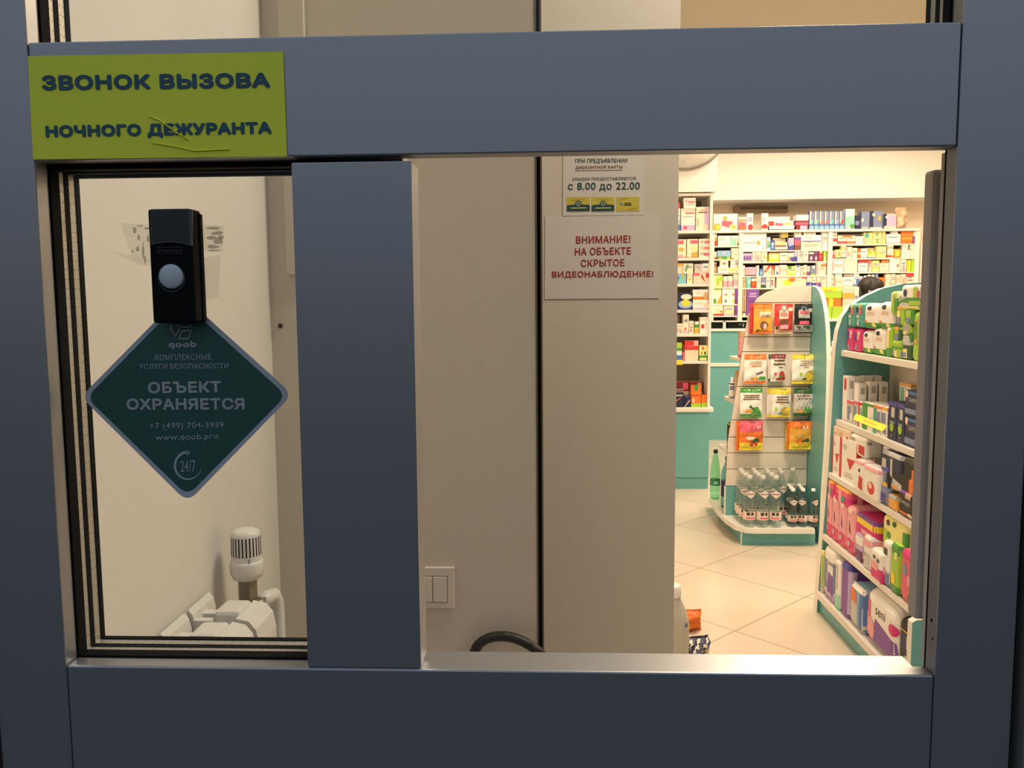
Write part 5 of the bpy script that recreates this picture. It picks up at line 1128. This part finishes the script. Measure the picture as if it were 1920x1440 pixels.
# second shelf
NL = 'r .28 .74 .8 .9 gray;l .15 .08 .85 .14 tan 1'
for k, (x, y, h, nm) in enumerate(((1.188, 2.735, .182, 'tall white carton with red mark in the far corner, second gondola shelf'), (1.222, 2.730, .180, 'tall white carton second from the far corner, second gondola shelf'), (1.256, 2.735, .182, 'tall white carton third from the far corner, second gondola shelf'), (1.292, 2.738, .183, 'tall white carton at the inner end of the back row, second gondola shelf'),
        (1.206, 2.665, .160, 'shorter white carton in front of the corner ones, left of three, second gondola shelf'), (1.246, 2.66, .166, 'shorter white carton in front of the corner ones, middle of three, second gondola shelf'), (1.284, 2.655, .166, 'shorter white carton in front of the corner ones, right of three, second gondola shelf'))):
    mb = pack('b', .05, .030, h, 'white', parse('r .3 .7 .8 .95 red;w 0 .03 pink' if k == 0 else 'r 0 0 .12 1 pink'), NL)
    tag(mb.build('hygiene_carton', None, (x, y, GS[1][1] + .0005), -math.pi / 2), nm, 'carton', 'hygiene packs on the gondola')
gitem(1, 1587, 1599, 751, 'silver', 'b', 'w .86 1 rose;r .15 .15 .6 .75 slate;e .75 .3 .2 .2 white', 'small white and blue carton with pink lid edge, second gondola shelf', 0, .08, .012, 'hygiene_carton', 'carton')
gitem(1, 1599.5, 1608, 752, 'silver', 'b', 'w .88 1 rose;r .1 .4 .6 .8 slate;e .6 .2 .25 .12 gray', 'small pale carton with pink lid edge, second gondola shelf', 0, .08, .012, 'hygiene_carton', 'carton')
gitem(1, 1608.5, 1616, 754, 'white', 'b', 'r 0 0 .35 1 red;w .88 1 red;r .5 .5 .9 .8 aqua', 'small white carton with red side, second gondola shelf', 0, .08, .012, 'hygiene_carton', 'carton')
gitem(1, 1616.5, 1636.5, 756, 'white', 'b', 'r 0 0 .45 1 green;w .9 1 green;x .5 .2 .95 .5 navy ob', 'small white and green carton behind the yellow price strip', 0, .08, .012, 'hygiene_carton', 'carton')
gitem(1, 1637, 1651, 760, 'white', 'b', 'r 0 0 .4 1 teal;w .9 1 orange;q .4 .4 .9 .3 .9 .8 .5 .8 slate;x .5 .08 .95 .28 navy ob', 'small teal and white carton right of the green one, second gondola shelf', 0, .08, .012, 'hygiene_carton', 'carton')
gitem(1, 1651.5, 1663, 763, 'white', 'b', 'r .0 .45 .7 .8 slate;w .9 1 amber;x .3 .1 .9 .3 navy ob', 'small white carton with orange lid edge, second gondola shelf', 0, .08, .012, 'hygiene_carton', 'carton')
NV = 'r .35 .6 .75 .86 silver;e .45 .34 .25 .12 lime;w .9 1 indigo;l .2 .44 .8 .5 slate 1;l .4 .12 .6 .15 gold 1'
gitem(1, 1664.5, 1680, 753, 'navy', 'b', NV, 'navy carton with silver square next to the small white cartons, second gondola shelf', 0, .10, .012, 'hygiene_carton', 'carton')
gitem(1, 1680.5, 1695, 757, 'navy', 'b', NV, 'second navy carton with silver square, second gondola shelf', 0, .10, .012, 'hygiene_carton', 'carton')
TX = 'x .2 .55 .95 .72 silver TAMPAX;w .86 .96 blue;e .1 .85 .1 .14 peach;w .1 .3 slate'
_, hx = gitem(1, 1696, 1722, 783, 'navy', 'b', TX, 'navy carton with white lettering at the near end, lower, second gondola shelf', 0, .12, .012, 'hygiene_carton', 'carton')
gitem(1, 1697, 1723, 733, 'navy', 'b', TX, 'navy carton with white lettering at the near end, upper, second gondola shelf', hx + .002, .12, .012, 'hygiene_carton', 'carton')
gitem(1, 1684, 1705, 718, 'cream', 'b', 'r .1 .4 .4 .9 aqua;w .94 1 amber', 'cream carton standing behind the navy ones, second gondola shelf', 0, .05, .15, 'hygiene_carton', 'carton')
# third shelf
CR = 'r 0 0 .12 1 red;q .45 .55 .65 .3 .65 .3 .95 .58 red;e .3 .8 .12 .06 silver;l .3 .1 .8 .2 silver 2'
gitem(2, 1552.5, 1573, 816, 'white', 'b', CR, 'white carton with red triangle in the far corner, third gondola shelf', 0, .16, .012, 'pad_carton', 'carton')
gitem(2, 1573.5, 1604, 824, 'white', 'b', CR, 'white carton with red triangle second from the corner, third gondola shelf', 0, .16, .012, 'pad_carton', 'carton')
gitem(2, 1622, 1638, 842, 'white', 'b', 'r .7 .2 .8 1 red;e .9 .6 .1 .1 silver', 'white carton with red stripe behind the white pouches, third gondola shelf', 0, .10, .06, 'pad_carton', 'carton')
gitem(2, 1553, 1570, 787, 'peach', 'b', 'l .2 .3 .8 .7 tan 3', 'blush carton lying on the corner white carton, third gondola shelf', .117, .08, .014, 'pad_carton', 'carton')
gitem(2, 1570.5, 1592, 793, 'peach', 'b', 'l .1 .2 .4 .8 tan 2;r .75 .2 .9 .3 red;r .75 .6 .9 .7 red', 'blush carton with red marks lying on the second white carton, third gondola shelf', .117, .08, .014, 'pad_carton', 'carton')
RB = 'q .08 .25 .4 .2 .4 .45 .08 .5 rose;q .6 .2 .95 .15 .95 .6 .6 .6 red;r .1 .7 .35 .85 gray'
gitem(2, 1592.5, 1622, 788, 'white', 'k', RB, 'white pouch with red print standing on the white cartons, third gondola shelf', .117, .07, .014)
gitem(2, 1652, 1682, 806, 'white', 'k', RB, 'white pouch with red print standing beside the dark packs, third gondola shelf', .128, .07, .03)
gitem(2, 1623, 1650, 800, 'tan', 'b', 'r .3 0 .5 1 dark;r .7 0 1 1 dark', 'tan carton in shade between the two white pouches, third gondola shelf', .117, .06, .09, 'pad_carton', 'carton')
gitem(2, 1600, 1617, 862, 'white', 'k', 'q .5 .15 .95 .1 .95 .5 .6 .55 red;e .6 .7 .1 .06 dark;w .9 1 pink', 'white pouch with red print in front, left of the pair, third gondola shelf', 0, .05, -.012)
gitem(2, 1617.5, 1645, 874, 'white', 'k', 'e .55 .35 .24 .2 red;e .5 .42 .12 .1 peach;w .88 1 pink', 'white pouch with red print in front, right of the pair, third gondola shelf', 0, .05, -.012)
DK = 'r .1 .3 .4 .7 silver;w .8 1 indigo;q .6 .2 .95 .2 .95 .8 .7 .8 black'
gitem(2, 1646, 1663, 900, 'slate', 'k', 'w .8 1 gold;r .2 .1 .8 .5 indigo', 'slate pack with yellow edge low in the dark stack, third gondola shelf', 0, .10, 0)
gitem(2, 1663.5, 1681, 928, 'amber', 'k', 'w .75 1 gray;w 0 .1 peach', 'orange pack low in the dark stack, third gondola shelf', 0, .10, 0)
gitem(2, 1681.5, 1712, 918, 'black', 'k', 'x .1 .42 .8 .66 silver always;w .08 .2 orange;w .85 1 purple;e .8 .12 .14 .12 peach;r .5 .72 .85 .92 tan', 'black pack with white lettering at the near end, third gondola shelf', 0, .12, 0)
gitem(2, 1648, 1668, 870, 'slate', 'k', DK, 'slate and navy pack, middle of the dark stack, third gondola shelf', .045, .10, .004)
gitem(2, 1668.5, 1714, 888, 'black', 'k', 'q .1 .2 .5 .05 .5 .45 .1 .6 silver;r .8 .0 1 1 orange;q 0 0 .35 0 .3 .25 .05 .3 amber', 'black pack with silver label, middle of the dark stack, third gondola shelf', .067, .10, .004)
gitem(2, 1649, 1690, 848, 'navy', 'k', 'r .1 .2 .3 .7 silver;r .5 .1 .6 .8 silver;w .86 1 gray', 'navy pack with silver patches on top of the dark stack, third gondola shelf', .095, .10, .006)
gitem(2, 1690.5, 1716, 852, 'black', 'k', 'r .75 .1 1 .6 orange;w .8 1 dark', 'black pack with orange corner on top of the dark stack, third gondola shelf', .115, .10, .006)
# fourth shelf
PK = 'w 0 .3 rose;e .5 .2 .3 .12 magenta;q .4 .5 .6 .4 .6 .46 .45 .7 plum;e .4 .2 .14 .06 silver;r .3 .86 .8 .95 peach'
for k, (a, b, vt) in enumerate(((1546, 1557, 919), (1557.5, 1570, 927), (1570.5, 1584, 936), (1584.5, 1600, 946))):
    gitem(3, a, b, vt, 'pink', 'k', PK, 'tall pink pack, %s from the far corner, fourth gondola shelf' % ORD[k], 0, .11)
MG = 'e .6 .45 .12 .2 teal;r 0 .6 1 1 rose;r .3 .1 .5 .9 pink;w .9 1 amber'
gitem(3, 1547, 1563, 893, 'magenta', 'k', MG, 'magenta pack lying on the pink packs in the corner, fourth gondola shelf', .158, .10)
gitem(3, 1563.5, 1592, 900, 'magenta', 'k', MG, 'magenta pack with teal dot lying on the pink packs, fourth gondola shelf', .160, .10)
gitem(3, 1602, 1640, 968, 'magenta', 'k', 'w .6 .85 yellow;w .85 1 purple;l .35 .25 .9 .45 pink 1', 'magenta and yellow pack above the white pouches, fourth gondola shelf', .085, .10, .02)
gitem(3, 1652, 1700, 958, 'lemon', 'k', 'q 0 0 .4 0 .3 .55 0 .6 lime;e .25 .8 .07 .09 dark;e .5 .85 .08 .08 darkgreen;e .62 .3 .08 .1 gray;e .3 .45 .08 .1 green;r .85 .1 1 .8 green', 'pale green pack with dark emblems high in the near stack, fourth gondola shelf', .115, .10, .02)
gitem(3, 1601, 1616, 998, 'lilac', 'k', 'w 0 .4 plum;w .6 .9 white', 'lilac pack beside the pink packs, fourth gondola shelf', 0, .10)
gitem(3, 1616.5, 1630, 1003, 'white', 'k', 'w .1 .5 silver;w .7 .9 pink;q .2 .4 .6 .4 .6 .5 .2 .5 gray', 'white pouch next to the lilac pack, fourth gondola shelf', 0, .10, .004)
gitem(3, 1630.5, 1652, 1030, 'white', 'k', 'w 0 .45 magenta;e .35 .75 .12 .06 dark;r .1 .35 .7 .6 pink;e .7 .7 .12 .06 dark', 'white and magenta pack in the middle of the near group, fourth gondola shelf', 0, .06, -.01)
gitem(3, 1642, 1667, 1008, 'pink', 'k', 'w .55 1 white;q 0 .1 .6 .1 .9 .5 .3 .5 rose;e .3 .85 .1 .06 dark', 'white and pink pack behind the magenta one, fourth gondola shelf', 0, .08, .05)
gitem(3, 1652.5, 1666, 1012, 'white', 'k', 'w 0 .3 slate;r .2 .7 .7 .85 dark;w .3 .34 lilac', 'white pack with dark lettering left of the green pack, fourth gondola shelf', 0, .10, .002)
gitem(3, 1666.5, 1684, 1017, 'lime', 'k', 'w .8 1 green;e .4 .3 .25 .12 yellow;r .5 .7 .8 .85 lemon;w 0 .16 green', 'bright green pack at the near end, fourth gondola shelf', 0, .11, 0)
gitem(3, 1684.5, 1711, 1030, 'rose', 'k', 'q .22 .62 .4 .48 .58 .62 .4 .78 slate;r .6 .35 .95 .55 pink;w .85 1 magenta;r .62 0 1 .3 orange;e .8 .15 .12 .08 dark', 'hot pink pack with dark diamond at the near end, fourth gondola shelf', 0, .11, 0)
# bottom shelf
gitem(4, 1529, 1541, 1026, 'lemon', 'k', 'r .5 0 1 .9 lime;w 0 .2 silver;e .3 .2 .2 .1 gray', 'slim pale green pack in the far corner, bottom gondola shelf', 0, .08)
gitem(4, 1541.5, 1563, 1020, 'white', 'k', 'r 0 .2 .4 .75 slate;q .4 .1 .9 .1 .9 .5 .5 .55 purple;w 0 .16 lilac;x .5 .68 .92 .78 dark seni', 'white pack with slate and purple print, bottom gondola shelf', 0, .14)
gitem(4, 1563.5, 1573, 1048, 'white', 'k', 'w 0 .3 mint;r .3 .4 .6 .9 silver', 'slim white pack left of the purple one, bottom gondola shelf', 0, .10)
gitem(4, 1573.5, 1590, 1052, 'purple', 'k', 'r 0 .1 .25 .9 lilac;w .9 1 indigo', 'glossy purple pack beside the blue one, bottom gondola shelf', 0, .12)
gitem(4, 1590.5, 1618, 1096, 'sky', 'k', 'r 0 0 .6 .6 silver;q .15 .62 .5 .55 .5 .85 .15 .9 orange;r .7 0 1 1 blue;w .9 1 white', 'pale blue pack with orange patch, bottom gondola shelf', 0, .13)
gitem(4, 1604, 1625, 1085, 'sky', 'k', 'w .6 1 blue;r .2 .1 .6 .5 white', 'blue pack behind the pale blue one, bottom gondola shelf', 0, .08, .14)
gitem(4, 1619, 1679, 1117, 'white', 'k', 'q .25 .02 1 .02 .95 .42 .35 .55 purple;q 0 .1 .2 .05 .2 .8 0 .9 rose;x .36 .64 .66 .80 dark seni;e .88 .62 .10 .10 magenta;e .2 .3 .14 .2 pink;w 0 .12 lilac', 'large white pack with purple and pink print at the front, bottom gondola shelf', 0, .20)
gitem(4, 1680, 1712, 1160, 'black', 'k', 'q .2 .5 .6 .45 .6 .75 .2 .8 navy;r .55 .55 .85 .78 silver;q .4 .08 .7 .08 .6 .42 .45 .42 silver;w .8 .83 gold', 'black pack with silver print at the near end, bottom gondola shelf', 0, .14, .012)

# ------------------------------------------------------------------ jug and packets on the floor past the pillar
YJ = 2.0
O = W(1257, 1240, YJ); r = W(1291.5, 1200, YJ).x - O.x
t = thing('water_jug', 'large cloudy plastic jug with white cap behind the pillar edge', 'jug', (O.x, YJ, 0.001))
m_jug = noisy(mat('cloudy jug plastic', (0.55, 0.53, 0.46), .4), 30, .15, .003, .06)
zj = lambda v: W(1257, v, YJ).z
mb = MB(); mb.lathe([(r * .92, 0), (r, .012), (r, .10), (r * .97, .11), (r, .12), (r, zj(1240)), (r * .985, zj(1215)), (r, zj(1205)), (r, zj(1172)), (r * .97, zj(1160)), (r * .80, zj(1142)), (r * .52, zj(1122)), (r * .50, zj(1117))], m_jug, 28); mb.build('body', t)
mb = MB(); mb.lathe([(r * .54, zj(1117)), (r * .55, zj(1112)), (r * .54, zj(1101)), (r * .46, zj(1097))], 'white', 24); mb.build('cap', t)
mb = MB(); A = W(1283, 1165, YJ - r) - Vector((O.x, YJ, 0)); n = 4; vs_ = []
for q in range(n + 1):
    an = math.radians(-48 + 13 * q / n)
    for z in (zj(1167.5), zj(1160.5)): vs_.append((r * 1.01 * math.cos(an), r * 1.01 * math.sin(an), z))
mb.add(vs_, [(2 * q, 2 * q + 1, 2 * q + 3, 2 * q + 2) for q in range(n)], 'blue'); mb.build('blue_sticker', t)
A = G(1296, 1189, 0)
mb = pack('p', .17, .07, .085, 'orange', parse('r 0 0 .5 1 navy;r 0 .2 .44 .8 lilac')); o = tag(mb.build('snack_packet', None, (A.x - .035, A.y, .0005), .1), 'orange and white packet on the floor behind the jug', 'packet')
A = G(1302, 1252, 0)
mb = pack('p', .16, .09, W(1305, 1199, A.y).z, 'cream', parse('w .62 1 navy;e .55 .5 .3 .16 indigo;e .7 .35 .16 .1 silver;q .6 .1 .9 .1 .9 .3 .7 .3 slate')); tag(mb.build('snack_packet', None, (A.x - .008, A.y - .02, .0005), .25), 'navy and cream packet on the floor right of the jug', 'packet')

# ------------------------------------------------------------------ pharmacist behind the gondola
HX, HY = W(1631, 520, 6.35).x, 6.35
HT = W(1632, 521, HY).z
def skin_mesh(name, chains, m, parent, sub=2):
    """chains: lists of (x, y, z, radius) growing from the first chain's points"""
    vs_ = []; es = []; rs = []
    def idx(p):
        for i, q in enumerate(vs_):
            if (Vector(q) - Vector(p[:3])).length < 1e-4: return i
        vs_.append(p[:3]); rs.append(p[3]); return len(vs_) - 1
    for ch in chains:
        prev = None
        for p in ch:
            i = idx(p)
            if prev is not None and prev != i: es.append((prev, i))
            prev = i
    me = bpy.data.meshes.new(name); me.from_pydata(vs_, es, []); o = bpy.data.objects.new(name, me); COL.objects.link(o)
    sk = o.modifiers.new('skin', 'SKIN'); sb = o.modifiers.new('smooth', 'SUBSURF'); sb.levels = sub; sb.render_levels = sub
    if not me.skin_vertices: 
        bm = bmesh.new(); bm.from_mesh(me); bm.verts.layers.skin.verify(); bm.to_mesh(me); bm.free()
    for i, d in enumerate(me.skin_vertices[0].data):
        rr_ = rs[i]; d.radius = rr_ if isinstance(rr_, tuple) else (rr_, rr_); d.use_root = (i == 0)
    dg = bpy.context.evaluated_depsgraph_get(); dg.update()
    me2 = bpy.data.meshes.new_from_object(o.evaluated_get(dg)); bpy.data.objects.remove(o); bpy.data.meshes.remove(me)
    me2.name = name; me2.materials.clear(); me2.materials.append(m if not isinstance(m, str) else mat(m))
    me2.polygons.foreach_set('use_smooth', [True] * len(me2.polygons))
    o2 = bpy.data.objects.new(name, me2); COL.objects.link(o2); o2.parent = parent
    return o2
t = thing('person', 'dark haired person standing beyond the gondola, only the bowed head showing above it', 'person', (HX, HY, 0))
H = HT; hc = H - .115
sh = H - .30
skin = mat('skin', None, .5)
body = [[(0, 0, H * .52, .12), (0, 0, H * .62, .115), (0, 0, sh - .06, .13), (0, -.01, sh + .03, .055), (0, -.02, hc - .07, .052), (0, -.025, hc - .01, .082), (0, -.02, hc + .05, .078)]]
for s_ in (-1, 1):
    body.append([(0, 0, sh - .06, .13), (s_ * .16, 0, sh - .03, .055), (s_ * .20, .0, sh - .27, .042), (s_ * .17, -.17, sh - .40, .030), (s_ * .12, -.26, sh - .40, .022)])
    body.append([(0, 0, H * .52, .12), (s_ * .085, 0, H * .47, .085), (s_ * .09, -.01, H * .27, .058), (s_ * .095, .01, .08, .038), (s_ * .10, -.12, .035, .03)])
skin_mesh('body', body, skin, t)
mb = MB(); m_hair = noisy(mat('dark brown hair', (.012, .009, .007), .65), 160, .6, .003, .3)
hr = []
for k in range(7):                                             # cap of hair, parted, open at the face
    pass
mb.ball((0, .005, hc + .025), .094, .112, .105, m_hair, 20, 12)
mb.ball((-.042, -.062, hc + .050), .052, .040, .055, m_hair, 16, 10); mb.ball((.046, -.058, hc + .055), .046, .038, .048, m_hair, 16, 10)
mb.ball((-.085, .0, hc - .05), .035, .07, .10, m_hair, 12, 8); mb.ball((.085, .0, hc - .05), .032, .07, .09, m_hair, 12, 8); mb.ball((0, .075, hc - .05), .08, .05, .11, m_hair, 12, 8)
mb.build('hair', t)
mb = MB()
for s_ in (-1, 1):
    mb.ball((s_ * .032, -.098, hc + .005), .013, .008, .007, 'white', 10, 6); mb.ball((s_ * .032, -.1055, hc + .005), .006, .003, .006, 'dark', 8, 6); mb.ball((s_ * .032, -.102, hc + .024), .017, .006, .003, m_hair, 8, 4)
mb.build('eyes', t)
mb = MB(); mb.ball((0, -.108, hc - .02), .011, .016, .022, skin, 10, 8); mb.ball((0, -.100, hc - .055), .022, .007, .006, 'rose', 10, 6)
for s_ in (-1, 1): mb.ball((s_ * .082, -.01, hc - .005), .010, .018, .028, skin, 8, 6)
mb.build('face_features', t)
coat = [[(0, 0, H * .50, .145), (0, 0, H * .62, .135), (0, 0, sh - .06, .145), (0, .0, sh + .012, .07)]]
for s_ in (-1, 1):
    coat.append([(0, 0, sh - .06, .145), (s_ * .165, 0, sh - .03, .068), (s_ * .205, .0, sh - .27, .056), (s_ * .175, -.16, sh - .395, .045)])
coat.append([(0, 0, H * .50, .145), (0, 0, H * .40, .155), (0, 0, H * .33, .16)])
skin_mesh('coat', coat, mat('white coat cloth', (.72, .72, .70), .8), t)
